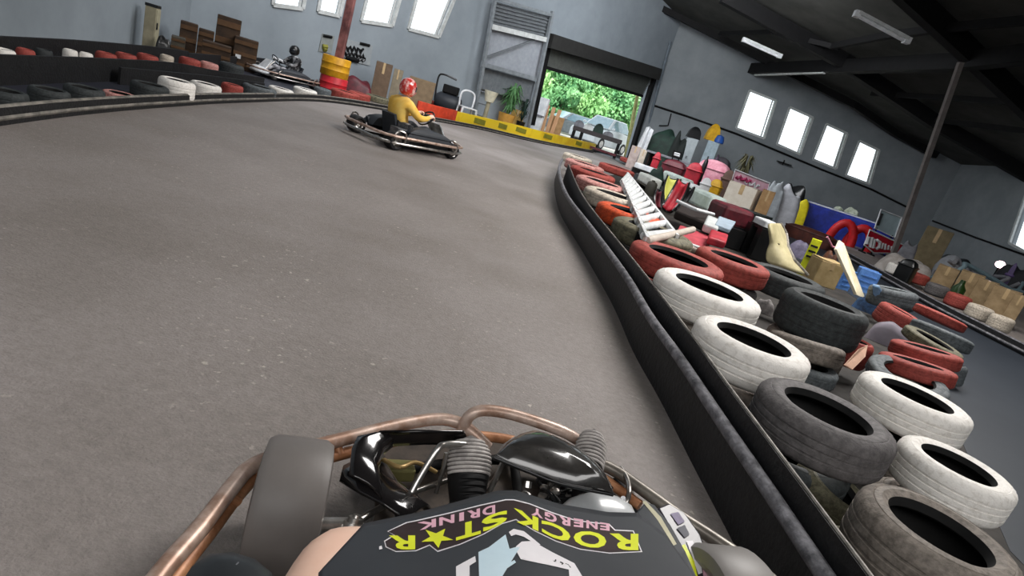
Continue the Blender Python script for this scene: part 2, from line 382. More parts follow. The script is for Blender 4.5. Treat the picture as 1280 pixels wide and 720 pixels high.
PROF = [(.60, -.30), (.64, -.44), (.74, -.5), (.86, -.48), (.95, -.42), (.99, -.34), (1.0, -.26), (1.0, -.2), (.985, -.19), (.985, -.15), (1.0, -.14), (1.0, -.03), (.985, -.02), (.985, .02), (1.0, .03), (1.0, .14), (.985, .15), (.985, .19), (1.0, .2), (1.0, .26), (.99, .34), (.95, .42), (.86, .48), (.84, .465), (.83, .48), (.74, .5), (.64, .44), (.60, .30), (.64, .26), (.86, .30), (.93, .15), (.93, -.15), (.86, -.30), (.64, -.26)]
TYRE_ME = {}
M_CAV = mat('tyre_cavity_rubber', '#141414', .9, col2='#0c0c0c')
def tyre_mesh(color, ratio, worn=0):
    key = (color, ratio)
    if key in TYRE_ME: return TYRE_ME[key]
    m = MB()
    def mod(k, i, r, z):
        z *= ratio
        if i in (5, 6, 20, 21) and k % 2: r -= .012
        return r, z
    m.lathe(PROF, n=64, closed=True, mod=mod)
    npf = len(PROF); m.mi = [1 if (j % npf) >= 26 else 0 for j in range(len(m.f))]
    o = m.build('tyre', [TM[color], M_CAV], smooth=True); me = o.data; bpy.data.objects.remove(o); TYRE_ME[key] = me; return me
def tyre(c, r, color, label, ratio=.62, group=None, tilt=(0, 0), rz=0, name='tyre', cat='tyre'):
    o = bpy.data.objects.new(name, tyre_mesh(color, ratio)); COL.objects.link(o); o.location = c; o.scale = (r, r, r)
    o.rotation_euler = (tilt[0], tilt[1], rz); return tag(o, label, cat, group)
def tyre_px(px, py, hw, ztop, color, label, h=.2, tilt=(0, 0), **k):
    """tyre whose top face is centred at the pixel, lying at height ztop, hw = half width in pixels"""
    c = G(px, py, ztop); w = [PR(c + Vector((.3 * math.cos(a / 10), .3 * math.sin(a / 10), 0)))[0] for a in range(63)]
    r = .3 * hw / ((max(w) - min(w)) / 2); c.z = ztop - h / 2
    return tyre(c, r, color, label, ratio=round(h / r, 1), tilt=tilt, rz=rnd.random() * 6, **k), c, r

G1 = 'painted tyres along the inside barrier'
A_ROW = [  # px, py, half width, colour, label
 (1178, 657, 108, 'grey', 'dusty grey-brown tyre nearest the camera, biggest on the right-hand barrier'),
 (1037, 508, 88, 'dark', 'dark grey tyre with open black hole between the white tyre and the nearest brown tyre'),
 (943, 421, 73, 'white', 'white tyre in the barrier row directly before the dark grey tyre'),
 (887, 357, 66, 'white', 'white-painted tyre touching the red-brown tyre in the barrier row'),
 (849, 317, 58, 'red', 'red-painted tyre directly behind the white ones in the barrier row'),
 (818, 285, 50, 'olive', 'dull dark olive tyre beyond the red tyre in the barrier row'),
 (790, 263, 42, 'orange', 'bright orange-red tyre beside the slatted metal conveyor'),
 (770, 243, 38, 'cream', 'scuffed cream tyre at the lower end of the slatted conveyor'),
 (753, 227, 32, 'pink', 'faded pinkish tyre halfway up the far end of the barrier row'),
 (742, 214, 28, 'red', 'worn red tyre near the far tip of the barrier row'),
 (732, 204, 24, 'pink', 'pale pink tyre just short of the barrier tip'),
 (723, 195, 18, 'cream', 'small pale tyre at the very tip of the inside barrier')]
HZ = .42
lower_cols = ['olive', 'black', 'grey', 'grey', 'red', 'dark', 'dark', 'dark', 'red', 'dark', 'red', 'dark']
for i, (px, py, hw_, c_, lb) in enumerate(A_ROW):
    h = .2 if i > 1 else .19
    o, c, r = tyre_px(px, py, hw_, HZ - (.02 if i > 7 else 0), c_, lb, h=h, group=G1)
    if i < 8:
        dx = (-.05, -.06, .05, .06, .0, .03, .0, 0)[i]
        tyre(c + Vector((dx, .03, -h - .012)), r * .98, lower_cols[i], ['yellow-grey knobbly tyre squashed under the nearest brown tyre', 'black tyre underneath the dark grey tyre with the open hole', 'grey tyre under the white tyre in front of the dark one', 'grey tyre under the white tyre that touches the red one', 'red tyre at the bottom of the stack behind the white ones', 'dark tyre under the dull olive tyre', 'dark tyre under the orange-red tyre', 'dark tyre under the scuffed cream tyre'][i], ratio=round(h / r, 1), group='lower tyres of the inside barrier', rz=i)
# knobbly tyre between the two nearest stacks
tyre_px(1043, 600, 50, .2, 'olive', 'yellow-grey treaded tyre wedged low against the belt between the two nearest stacks', h=.16, tilt=(.25, .1), group='lower tyres of the inside barrier')
B_ROW = [
 (1200, 577, 76, 'white', 'white tyre at the lane edge beside the nearest brown tyre'),
 (1147, 492, 72, 'white', 'white tyre behind the dark grey tyre, next to the stacked red rings'),
 (1036, 375, 54, 'black', 'glossy black tyre standing tallest behind the white barrier tyres'),
 (918, 322, 46, 'red', 'separate red tyre behind the row, left of the black tyres'),
 (985, 343, 48, 'black', 'black tyre half hidden behind the glossy black one'),
 (772, 208, 22, 'red', 'short red tyre on the inner side near the barrier tip')]
for i, (px, py, hw_, c_, lb) in enumerate(B_ROW):
    h = (.16, .17, .3, .2, .2, .2)[i]
    o, c, r = tyre_px(px, py, hw_, (.40, .42, .5, .42, .4, .4)[i], c_, lb, h=h, group='second row of barrier tyres')
    if i in (0, 1, 2, 3): tyre(Vector((c.x, c.y + .02, .095 if i != 3 else .1)), r * .95, ('grey', 'grey', 'grey', 'dark')[i], ['grey tyre under the white tyre at the lane edge', 'grey tyre under the white tyre beside the stacked red rings', 'scruffy grey tyre crushed under the glossy black tyre', 'dark tyre under the separate red tyre'][i], ratio=round(.19 / r, 1), group='lower tyres of the second row')
tyre_px(1012, 425, 46, .25, 'grey', 'torn grey tyre lying low between the white tyre and the black one', h=.14, tilt=(.2, -.1), group='lower tyres of the second row')
tyre_px(1010, 452, 40, .13, 'slate', 'flattened grey tyre at the bottom of the torn pile', h=.12, group='lower tyres of the second row')
tyre_px(1073, 425, 22, .3, 'red', 'small dull red tyre showing behind the black tyre', h=.2, group='lower tyres of the second row')
# shingled stack by the lane
C_ROW = [(1120, 362, 30, .42, 'slate', 'long dark grey tyre leaning at the far end of the lane-side heap', .22), (1126, 388, 28, .34, 'red', 'dull red tyre low in the lane-side heap beside the blue plastic', .2),
 (1177, 392, 34, .40, 'red', 'light red tyre at the top corner of the lane-side heap', .1), (1180, 412, 40, .40, 'slate', 'slate grey tyre below the light red one in the lane-side heap', .13),
 (1168, 424, 40, .38, 'olive', 'grey-brown thin tyre between the slate one and the red pair', .09), (1160, 436, 44, .385, 'red', 'upper of the two bright red rings in the lane-side heap', .1),
 (1150, 452, 48, .36, 'red', 'lower of the two bright red rings in the lane-side heap', .12), (1138, 466, 52, .32, 'slate', 'grey tyre under the red pair, against the white tyre', .1), (1195, 455, 18, .2, 'slate', 'pale scraped tyre at the foot of the heap by the dark lane', .18)]
for px, py, hw_, z, c_, lb, h in C_ROW:
    tyre_px(px, py, hw_, z, c_, lb, h=h, tilt=(.1, .12), group='lane-side tyre heap')

# left hand barrier row and beyond
LG = 'tyres along the left barrier'
L_ROW = [(8, 112, 30, .17, 'black', 'dark grey tyre at the edge of the photo, first of the left barrier'), (62, 110, 28, .17, 'black', 'second dark tyre of the left barrier, lying on a pink-red one'), (106, 109, 27, .17, 'black', 'third dark tyre of the left barrier, right of the overlapping pair'),
 (62, 121, 22, .1, 'red', 'pink-red tyre peeping out under the dark left barrier tyres'), (150, 116, 22, .08, 'pink', 'flat faded pink tyre in the gap of the left barrier'), (188, 105, 25, .17, 'black', 'lone dark tyre after the gap in the left barrier'),
 (226, 106, 20, .15, 'dark', 'low dark tyre just before the long white one'), (258, 104, 20, .18, 'white', 'bright white tyre in the left barrier'), (222, 99, 24, .25, 'white', 'long white tyre tilted behind the low dark one'),
 (291, 105, 14, .18, 'red', 'bright red tyre between the white and the grey ones'), (325, 107, 22, .18, 'slate', 'grey tyre right of the bright red one in the left barrier'), (352, 110, 16, .16, 'white', 'white tyre in front of the black-suited driver'),
 (382, 111, 15, .16, 'white', 'white tyre left of the red and yellow drums'), (404, 110, 11, .2, 'slate', 'small grey tyre at the foot of the red drum'), (432, 114, 18, .2, 'red', 'red tyre just right of the red drum'), (450, 116, 14, .2, 'red', 'red tyre ending the run beside the red drum'), (474, 120, 16, .2, 'olive', 'grey-green tyre behind the yellow-shirted driver')]
for px, py, hw_, z, c_, lb in L_ROW: tyre_px(px, py, hw_, z, c_, lb, h=min(z - .01, .22), group=LG)
FG = 'tyres on the far left barrier'
for px, py, hw_, c_, lb in [(5, 61, 16, 'white', 'white tyre at the photo edge on the far left barrier'), (32, 61, 13, 'red', 'red tyre beside the white one on the far left barrier'), (55, 62, 12, 'black', 'black tyre between red and white on the far left barrier'), (88, 62, 10, 'white', 'white tyre in the middle of the far left barrier'), (108, 66, 9, 'white', 'low white tyre next to the middle white one'),
   (133, 66, 14, 'red', 'first dark red tyre right of the white pair, far left barrier'), (158, 67, 14, 'red', 'second dark red tyre right of the white pair, far left barrier'), (185, 68, 14, 'red', 'last dark red tyre before the pale one, far left barrier'), (209, 69, 9, 'cream', 'pale tyre ending the far left barrier'), (238, 73, 14, 'red', 'dull red tyre in front of the brown crates'), (262, 78, 12, 'pink', 'dusty pink tyre in front of the brown crates'), (290, 80, 16, 'black', 'black tyre in front of the single brown crate')]:
    tyre_px(px, py, hw_, .28, c_, lb, h=.2, group=FG)

# ------------------------------------------------------------------ rubber belts
def ribbon(pts, z0, z1, th):
    """upright strip following ground points"""
    m = MB(); P = [Vector((p.x, p.y, 0)) for p in pts]; vs = []; fs = []; n = len(P)
    for i, p in enumerate(P):
        t = (P[min(i + 1, n - 1)] - P[max(i - 1, 0)]).normalized(); s = Vector((-t.y, t.x, 0)) * th / 2
        a = z1[i] if isinstance(z1, list) else z1
        vs += [p - s + Vector((0, 0, z0)), p + s + Vector((0, 0, z0)), p + s + Vector((0, 0, a)), p - s + Vector((0, 0, a))]
    for i in range(n - 1):
        for k in range(4): fs.append((i * 4 + k, i * 4 + (k + 1) % 4, i * 4 + 4 + (k + 1) % 4, i * 4 + 4 + k))
    fs += [(0, 1, 2, 3), tuple((n - 1) * 4 + k for k in (3, 2, 1, 0))]
    m.add(vs, fs); return m
def smooth_path(P, k=6):
    P = [Vector(p) for p in P]; out = []
    for i in range(len(P) - 1):
        p0, p1, p2, p3 = P[max(i - 1, 0)], P[i], P[i + 1], P[min(i + 2, len(P) - 1)]
        for j in range(k):
            t = j / k; out.append(.5 * ((2 * p1) + (p2 - p0) * t + (2 * p0 - 5 * p1 + 4 * p2 - p3) * t * t + (3 * p1 - p0 - 3 * p2 + p3) * t ** 3))
    return out + [P[-1]]

belt = [G(711, 205, .33), G(722, 232, .33), G(738, 258, .33), G(790, 322, .33), G(851, 400, .33), G(910, 480, .33), G(1000, 600, .33), G(1090, 720, .33)]
belt.append(belt[-1] + (belt[-1] - belt[-2]) * 3)
bp = smooth_path(belt)
root = empty('crash_belt', (bp[20].x, bp[20].y, 0), 'tall black rubber crash belt with pale worn top edge beside the painted tyres', 'crash barrier')
off = Vector((bp[20].x, bp[20].y, 0))
def sh(P): return [p - off for p in P]
m = ribbon(sh(bp), .0, .325, .02); m.build('belt', M_RUB, root)
m = MB(); m.tube([Vector((p.x, p.y, .328)) for p in sh(bp)], .006, 6); m.build('top_edge', M_EDGE, root)
m = MB(); m.plate([Vector((p.x + .01, p.y, .004)) for p in bp] + [Vector((p.x, p.y, .004)) for p in LI], (0, 0, 1), .006); struct(m.build('floor_island_surface', mat('dark_island_floor', '#3a3632', .85, col2='#211f1d', scale=5)))  # thin dark mottled sheet over the floor between belt and lane
lip = smooth_path([G(x, y, .24) for x, y in ((703, 199), (699, 212), (707, 241), (741, 287), (781, 342), (812, 394), (850, 447), (900, 522), (960, 610), (1020, 700))] + [G(1020, 700, .24) + (G(1020, 700, .24) - G(960, 610, .24)) * 4])
root = empty('bumper_hose', (lip[30].x, lip[30].y, 0), 'rounded black rubber bumper running low along the track edge on the right', 'crash barrier'); off = Vector((lip[30].x, lip[30].y, 0))
m = MB(); m.tube([Vector((p.x, p.y, .235)) for p in sh(lip)], .026, 12); m.build('top_roll', M_RUBG, root, smooth=True)
ribbon(sh(lip), 0, .22, .03).build('skirt', M_RUB, root)

def low_barrier(pxs, label, h=.12, mm=M_RUB, stripe=M_EDGE, name='track_edge_belt', ext=0):
    P = [G(x, y, 0) for x, y in pxs]
    if ext: P = [P[0] + Vector((.5, -3.5, 0)) * ext] + P
    P = smooth_path(P); b = P[len(P) // 2].copy(); off_ = b
    root = empty(name, b, label, 'crash barrier'); Q = [p - off_ for p in P]
    ribbon(Q, 0, h, .04).build('belt', mm, root)
    m = MB(); m.tube([p + Vector((0, 0, h)) for p in Q], h * .14, 6); m.build('upper_roll', stripe, root, smooth=True)
    d = [(Vector((-p.x, -p.y, 0))).normalized() * .03 for p in P]
    m = MB(); m.tube([p + d[i] + Vector((0, 0, h * .42)) for i, p in enumerate(Q)], h * .15, 6); m.build('lower_roll', stripe, root, smooth=True)
    return root
M_ROLL = mat('dusty_rubber_roll', '#8a857d', .7, col2='#57544f', scale=10)
low_barrier([(-160, 190), (-60, 166), (0, 156), (100, 143), (200, 134), (300, 128), (400, 127), (480, 138), (540, 150)], 'double-rolled rubber edge belt curving around the left side of the track', .12, stripe=M_ROLL, ext=1)
low_barrier([(540, 151), (600, 162), (660, 176), (700, 184), (741, 191)], 'thin rubber edge belt in front of the yellow barrier', .10, stripe=M_ROLL)
# far left: black belts either side of a tyre row
def belt_px(pxs, z, label, mm=M_RUB, name='rubber_belt', th=.03, zr=None):
    P = [G(x, y, z if zr is None else zr) for x, y in pxs]
    if pxs[0][0] < -100: P = [P[0] + (P[0] - P[1]) * 1.6] + P
    P = smooth_path(P); b = Vector((P[0].x, P[0].y, 0)); o = ribbon([p - b for p in P], 0, z, th).build(name, mm, None); o.location = b
    return tag(o, label, 'crash barrier')
belt_px([(-120, 60), (0, 68), (110, 72), (215, 78), (270, 88), (330, 97)], .26, 'upright black belt in front of the far left tyres')
belt_px([(-120, 38), (0, 45), (60, 48), (110, 51), (190, 58), (235, 64)], .32, 'upright black belt along the foot of the left wall')
belt_px([(235, 66), (300, 71), (330, 73), (400, 84), (480, 97)], .26, 'black belt in front of the wall behind the black-suited driver')
belt_px([(150, 84), (215, 90), (275, 96), (330, 104)], .2, 'low black belt between the far lane and the left barrier')
# yellow and red painted barrier boards
def board(pxs, z, label, mm, th=.12, name='painted_barrier_board'): return belt_px(pxs, z, label, mm, name, th, 0)
M_YB = mat('yellow_barrier_paint', '#f0cf2a', .5, col2='#d8a81c', scale=1.5, amt=.1)
board([(566, 154), (610, 162.5), (640, 168), (690, 179), (741, 189)], .36, 'long yellow-painted barrier with green patches before the roller door', [M_YB])
board([(519, 143), (545, 150), (566, 154)], .38, 'orange-red painted barrier piece joining the yellow barrier', mat('orange_red_paint', '#dd4a2c', .5, col2='#b5381f'))
YP = smooth_path([G(x, y, 0) for x, y in ((566, 154), (610, 162.5), (640, 168), (690, 179), (741, 189))])
for i, t in enumerate((4, 9, 13, 17, 21)):
    p = YP[t]; d = (YP[t + 1] - YP[t]).normalized(); n = Vector((d.y, -d.x, 0)); n = n if n.y < 0 else -n
    m = MB(); m.bar(Vector((p.x, p.y, .23)) + n * .065 - d * .35, Vector((p.x, p.y, .2)) + n * .065 + d * .35, .02, .16)
    m.build('paint_patch', mat('olive_patch', '#8d8a2a', .6), None); o = bpy.context.scene.objects[-1] if False else None
for o in [o for o in COL.objects if o.name.startswith('paint_patch')]:
    par = [q_ for q_ in COL.objects if q_.name.startswith('painted_barrier_board')][0]; o.parent = par; o.matrix_parent_inverse = Matrix.Translation(-par.location)
# brownish tyre wall behind the yellow barrier
for i, (px, py, hw_, c_, lb) in enumerate([(548, 127, 14, 'red', 'brown-red tyre behind the orange barrier, right of the driver'), (566, 131, 14, 'red', 'second brown-red tyre behind the yellow barrier'), (585, 136, 13, 'pink', 'dusty pink tyre behind the yellow barrier'), (602, 140, 10, 'grey', 'grey-brown tyre left of the potted plant')]):
    tyre_px(px, py, hw_, .36, c_, lb, h=.2, group='tyres behind the yellow barrier')
# belts of the lane on the far right
lane = [(741, 186), (770, 193), (830, 214), (899, 243), (987, 277), (1049, 310), (1110, 343), (1178, 380), (1275, 428), (1400, 490)]
P = smooth_path([G(x, y, .14) for x, y in lane]); b = P[20].copy(); b.z = 0
root = empty('lane_edge_belt', b, 'long black double belt edging the dark lane on the right', 'crash barrier'); Q = [Vector((p.x - b.x, p.y - b.y, 0)) for p in P]
ribbon(Q, 0, .14, .04).build('belt', M_RUB, root)
m = MB(); m.tube([p + Vector((0, 0, .14)) for p in Q], .018, 6); m.build('upper_roll', M_RUBG, root)
m = MB(); m.tube([p + Vector((-.04, -.05, .06)) for p in Q], .02, 6); m.build('lower_roll', M_RUBG, root)
for px, py, hw_, c_, lb in [(1123, 331, 12, 'white', 'white tyre behind the lane belt below the red banner'), (1148, 341, 16, 'red', 'dark red tyre behind the lane belt, left of the cartons'), (1175, 356, 15, 'dark', 'dark tyre between two red ones behind the lane belt'), (1201, 369, 16, 'red', 'red tyre behind the lane belt in front of the cartons'),
    (1228, 383, 17, 'cream', 'off-white tyre behind the lane belt under the last carton'), (1255, 396, 16, 'cream', 'last off-white tyre behind the lane belt'), (790, 199, 14, 'red', 'red-brown tyre just past the tip, behind the lane belt'), (815, 208, 14, 'olive', 'dark olive tyre behind the lane belt')]:
    tyre_px(px, py, hw_, .3, c_, lb, h=.22, group='tyres behind the lane belt')

# ------------------------------------------------------------------ drums at the left column
def drum(c, r, h, mm, label):
    b = Vector(c); m = MB(); pr = [(0, 0), (r * .96, 0), (r, .02), (r, h * .3), (r * 1.03, h * .33), (r, h * .36), (r, h * .63), (r * 1.03, h * .66), (r, h * .69), (r, h - .02), (r * .96, h), (r * .6, h), (r * .55, h - .03), (0, h - .03)]
    m.lathe(pr, (0, 0, 0), n=28); o = m.build('plastic_drum', mm, None, smooth=True); o.location = b; return tag(o, label, 'drum')
M_DRY = mat('yellow_drum_paint', '#d9a21a', .5, col2='#b5800f'); M_DRR = mat('red_drum_paint', '#cf2b35', .5, col2='#a81f2a')
pb = G(414, 118, 0); drum((pb.x, pb.y, 0), .32, .42, M_DRR, 'red drum ringing the foot of the left column'); drum((pb.x - .02, pb.y, .42), .33, .45, M_DRY, 'yellow drum standing on the red one around the left column')

# ------------------------------------------------------------------ kart model
def wheel(root, c, r, w, axis=(0, 1, 0), mt=None, name='wheel'):
    c = Vector(c); q_ = Vector(axis).to_track_quat('Z', 'X').to_matrix()
    m = MB(); pr = [(.62 * r, -.42 * w), (.75 * r, -.5 * w), (.93 * r, -.47 * w), (r, -.36 * w), (1.0 * r, .36 * w), (.93 * r, .47 * w), (.75 * r, .5 * w), (.62 * r, .42 * w)]
    m.lathe(pr, c, q_, n=40, closed=True); t = m.build(name, mt or M_RUB, root, smooth=True)
    m = MB(); m.lathe([(.62 * r, -.42 * w), (.55 * r, -.38 * w), (.5 * r, -.1 * w), (.2 * r, .05 * w), (.18 * r, .3 * w), (0, .3 * w)], c, q_, n=24)
    m.lathe([(.62 * r, .42 * w), (.56 * r, .38 * w), (.52 * r, .05 * w), (.2 * r, .08 * w)], c, q_, n=24); m.build('rim', M_CHROME, t, smooth=True)
    return t
def kart(loc, rz, label, body, accent, scale=1.0, group=None):
    K = empty('go_kart', loc, label, 'go-kart', group, rz); K.scale = (scale,) * 3
    m = MB()
    for y in (-.3, .3): m.tube(smooth_path([(-.75, y, .08), (-.2, y * 1.1, .06), (.4, y * .9, .06), (.8, y * .6, .08)], 4), .016, 8)
    for x in (-.7, -.25, .3, .7): m.tube([(x, -.32, .07), (x, .32, .07)], .016, 8)
    m.box((.15, 0, .05), (1.1, .56, .01)); m.build('frame', M_STEEL, K, smooth=True)
    # full perimeter crash bars as on the hire karts
    for z, nm in ((.12, 'lower_bumper_bar'), (.22, 'upper_bumper_bar')):
        k_ = [(-.92, -.55, z), (-.98, -.4, z), (-.98, .4, z), (-.92, .55, z), (-.75, .64, z), (.5, .64, z), (.78, .5, z), (.95, .25, z), (.95, -.25, z), (.78, -.5, z), (.5, -.64, z), (-.75, -.64, z)]
        m = MB(); m.tube(k_, .022, 8, closed=True); m.build(nm, M_BUMP if z > .15 else M_CHROME, K, smooth=True)
    for y in (-1, 1):
        m = MB(); m.plate([(-.55, y * .42, .13), (.45, y * .42, .13), (.5, y * .6, .13), (.4, y * .6, .3), (-.5, y * .6, .3), (-.58, y * .5, .3)], (0, y, 0), .06)
        m.pillow([(-.56, y * .30, .2), (.46, y * .32, .2), (.5, y * .61, .2), (-.58, y * .61, .2)], (0, 0, 1), .2); m.build('side_pod', body, K, smooth=True)
    m = MB(); m.pillow([(.62, -.42, .14), (.62, .42, .14), (.8, .36, .14), (.9, .2, .13), (.9, -.2, .13), (.8, -.36, .14)], (0, 0, 1), .14); m.build('nose_cone', accent, K, smooth=True)
    m = MB(); m.plate([(.48, -.16, .5), (.48, .16, .5), (.68, .2, .24), (.68, -.2, .24)], (.8, 0, .5), .03); m.build('front_panel', accent, K, bevel=.01)
    m = MB(); m.tube([(.28, 0, .52), (.62, 0, .12)], .012, 8); m.build('steering_column', M_CHROME, K)
    m = MB(); rr = Matrix.Rotation(-.9, 3, 'Y'); m.tube([Vector((.27, 0, .53)) + rr @ Vector((.15 * math.cos(a), .15 * math.sin(a), 0)) for a in [i * PI / 10 for i in range(20)]], .014, 8, closed=True)
    m.bar((.27, -.13, .53), (.27, .13, .53), .02); m.build('steering_wheel', M_BLK, K, smooth=True)
    m = MB(); m.pillow([(-.45, -.2, .1), (.02, -.18, .1), (.06, .18, .1), (-.45, .2, .1)], (0, 0, 1), .05); m.plate([(-.36, -.19, .1), (-.36, .19, .1), (-.5, .17, .5), (-.5, -.17, .5)], (1, 0, .3), .04)
    for y in (-1, 1): m.plate([(-.4, y * .2, .1), (0, y * .19, .1), (-.02, y * .2, .22), (-.46, y * .2, .42)], (0, y, 0), .03)
    m.build('seat', M_BLKM, K, smooth=True)
    m = MB(); m.box((-.5, -.36, .22), (.28, .2, .22)); m.cyl((-.42, -.36, .3), (-.42, -.36, .42), .07)
    for i in range(6): m.box((-.3 - i * .03 - .05, -.36, .36), (.012, .2, .1))
    m.build('engine', mat('engine_alloy', '#8f8f90', .4, metal=.6, col2='#55565a', scale=20), K, bevel=.008)
    m = MB(); m.tube([(-.6, -.5, .2), (-.3, -.52, .2), (-.15, -.5, .22)], .04, 10); m.build('exhaust', M_CHROME, K, smooth=True)
    for x, w, r in ((-.72, .2, .14), (.56, .13, .13)):
        for y in (-1, 1): wheel(K, (x, y * (.52 if x < 0 else .5), r), r, w)
    for y in (-1, 1):
        m = MB(); m.tube(smooth_path([(.5, y * .64, .14), (.52, y * .66, .26), (.42, y * .62, .32), (.38, y * .5, .26)], 4), .014, 8); m.build('side_hoop', M_CHROME, K, smooth=True)
    m = MB(); m.tube(smooth_path([(-.6, .64, .14), (-.62, .66, .28), (-.75, .62, .3), (-.82, .58, .14)], 4), .014, 8); m.tube(smooth_path([(-.6, -.64, .14), (-.62, -.66, .28), (-.75, -.62, .3), (-.82, -.58, .14)], 4), .014, 8); m.build('rear_hoop', M_CHROME, K, smooth=True)
    return K

def skin_body(name, J, E_, root_i, mats, pick, parent=None, sub=1):
    me = bpy.data.meshes.new(name); me.from_pydata([j[0] for j in J], E_, []); o = bpy.data.objects.new(name, me); COL.objects.link(o)
    md = o.modifiers.new('skin', 'SKIN'); md.use_smooth_shade = True
    lay = me.skin_vertices[0].data if me.skin_vertices else None
    if lay is None:
        bm = bmesh.new(); bm.from_mesh(me); bm.verts.layers.skin.verify(); bm.to_mesh(me); bm.free(); lay = me.skin_vertices[0].data
    for i, j in enumerate(J): lay[i].radius = (j[1], j[1] if len(j) < 3 else j[2]); lay[i].use_root = (i == root_i)
    sd = o.modifiers.new('sub', 'SUBSURF'); sd.levels = sub; sd.render_levels = sub
    dg = bpy.context.evaluated_depsgraph_get(); dg.update(); me2 = bpy.data.meshes.new_from_object(o.evaluated_get(dg), depsgraph=dg)
    bpy.data.objects.remove(o); me2.name = name; o = bpy.data.objects.new(name, me2); COL.objects.link(o)
    me2.materials.clear()
    for m_ in mats: me2.materials.append(m_)
    for p in me2.polygons: p.material_index = pick(p.center); p.use_smooth = True
    if parent: o.parent = parent
    return o

def driver(loc, rz, label, shirt, trousers, helmet_m, lean_=0.0, scale=1.0, hand_m=M_SKIN):
    """seated kart driver, hips in the seat, hands on the wheel, feet on the pedals"""
    J = [((-.25, 0, .22), .16, .15), ((-.33, 0, .38), .17, .16), ((-.34, 0, .56), .20, .17), ((-.30, 0, .68), .14, .12), ((-.28, 0, .78), .05)]
    E_ = [(0, 1), (1, 2), (2, 3), (3, 4)]
    for s in (-1, 1):
        b = len(J); J += [((-.30, s * .19, .67), .085), ((-.12, s * .27, .50), .068), ((.08, s * .2, .51), .048), ((.2, s * .155, .555), .034), ((.245, s * .15, .575), .026, .036)]
        E_ += [(3, b), (b, b + 1), (b + 1, b + 2), (b + 2, b + 3), (b + 3, b + 4)]
        for f in range(4):
            k = len(J); y = s * (.12 + f * .02); J += [((.285, y, .59 - f * .012), .010), ((.30, y - s * .004, .56 - f * .012), .009), ((.28, y - s * .006, .535 - f * .01), .008)]; E_ += [(b + 4, k), (k, k + 1), (k + 1, k + 2)]
        k = len(J); J += [((.25, s * .105, .59), .011), ((.265, s * .09, .565), .009)]; E_ += [(b + 4, k), (k, k + 1)]
        b = len(J); J += [((-.12, s * .12, .21), .09), ((.12, s * .21, .36), .072), ((.3, s * .2, .28), .055), ((.5, s * .16, .15), .045), ((.58, s * .15, .13), .045), ((.62, s * .15, .25), .035)]
        E_ += [(0, b), (b, b + 1), (b + 1, b + 2), (b + 2, b + 3), (b + 3, b + 4), (b + 4, b + 5)]
    def pick(c):
        if c.x > .16 and abs(c.y) < .2 and c.z > .48: return 2
        if c.x > .47: return 3
        if c.z > .76: return 2
        if c.x < -.1 and c.z > .3 or c.z > .44: return 0
        return 1
    P_ = skin_body('person', J, E_, 0, [shirt, trousers, hand_m, M_BLK], pick)
    P_.location = loc; P_.rotation_euler = (0, 0, rz); P_.scale = (scale,) * 3
    tag(P_, label, 'person')
    # head inside an open-front helmet
    m = MB(); m.ball((-.22, 0, .90), .078, .072, .1, 16); m.ball((-.143, 0, .885), .014, .012, .02, 8)
    for s in (-1, 1): m.ball((-.155, s * .03, .91), .012, .013, .009, 8)
    m.build('face', M_SKIN, P_, smooth=True)
    m = MB(); R_ = Matrix.Rotation(.12, 3, 'Y'); vs = []; c = Vector((-.25, 0, .91)); n = 24; ri = 13; fs = []
    for i in range(ri):
        t = .04 + (PI * .80) * i / (ri - 1)
        for k in range(n):
            a = 2 * PI * k / n; rx = .145
            if i > 7 and math.cos(a) > .2: rx = .165
            vs.append(c + R_ @ Vector((rx * math.sin(t) * math.cos(a), .128 * math.sin(t) * math.sin(a), .15 * math.cos(t))))
    for i in range(ri - 1):
        for k in range(n):
            am = 2 * PI * (k + .5) / n
            if i in (6, 7) and math.cos(am) > .45: continue
            fs.append((i * n + k, (i + 1) * n + k, (i + 1) * n + (k + 1) % n, i * n + (k + 1) % n))
    fs.append(tuple(range(n))); m.add(vs, fs); h = m.build('helmet', helmet_m, P_, smooth=True)
    md = h.modifiers.new('thick', 'SOLIDIFY'); md.thickness = .02; md.offset = -1
    m = MB(); vs = []; fs = []
    for i in range(4):
        t = .04 + PI * .8 * (5.8 + i * .8) / 12
        for k in range(9):
            a = -1.15 + 2.3 * k / 8; vs.append(c + R_ @ Vector((.151 * math.sin(t) * math.cos(a), .134 * math.sin(t) * math.sin(a), .156 * math.cos(t))))
    for i in range(3):
        for k in range(8): fs.append((i * 9 + k, i * 9 + k + 1, i * 9 + 10 + k, i * 9 + 9 + k))
    m.add(vs, fs); v = m.build('visor', mat('smoked_visor', '#20242c', .15, coat=.5), h, smooth=True)
    return P_
H1 = math.atan2(1.45, 1.05); kc = Vector((-2.25, 9.15, 0))
kart(kc, H1, 'dark hire kart with steel crash bars carrying the yellow-shirted driver', M_BLKM, mat('kart_white_panel', '#cfd2d4', .4, col2='#55585c', scale=5, amt=.2), .92)
M_HELR = mat('red_white_helmet', '#c9322c', .25, col2='#f2dfda', scale=13, amt=.1, coat=.6)
driver(kc, H1, 'person in yellow shirt and red-and-white helmet driving the kart ahead', mat('yellow_cloth', '#ffd978', .8, col2='#f5bf4c', scale=5), M_BLKM, M_HELR, scale=.95)
k3 = G(352, 101, 0)
kart(k3, math.atan2(-.55, -.35), 'small dark kart far away on the left lane behind the white tyres', M_BLKM, M_WHITE, .8)
driver(k3, math.atan2(-.55, -.35), 'person in black-and-white racing suit and black helmet on the distant kart', mat('black_white_suit', '#15161a', .7, col2='#c8c8cc', scale=7, amt=.05), mat('suit_trousers', '#c9c9ce', .7, col2='#1c1c22', scale=6, amt=.3), M_BLK, scale=.8, hand_m=M_WHITE)

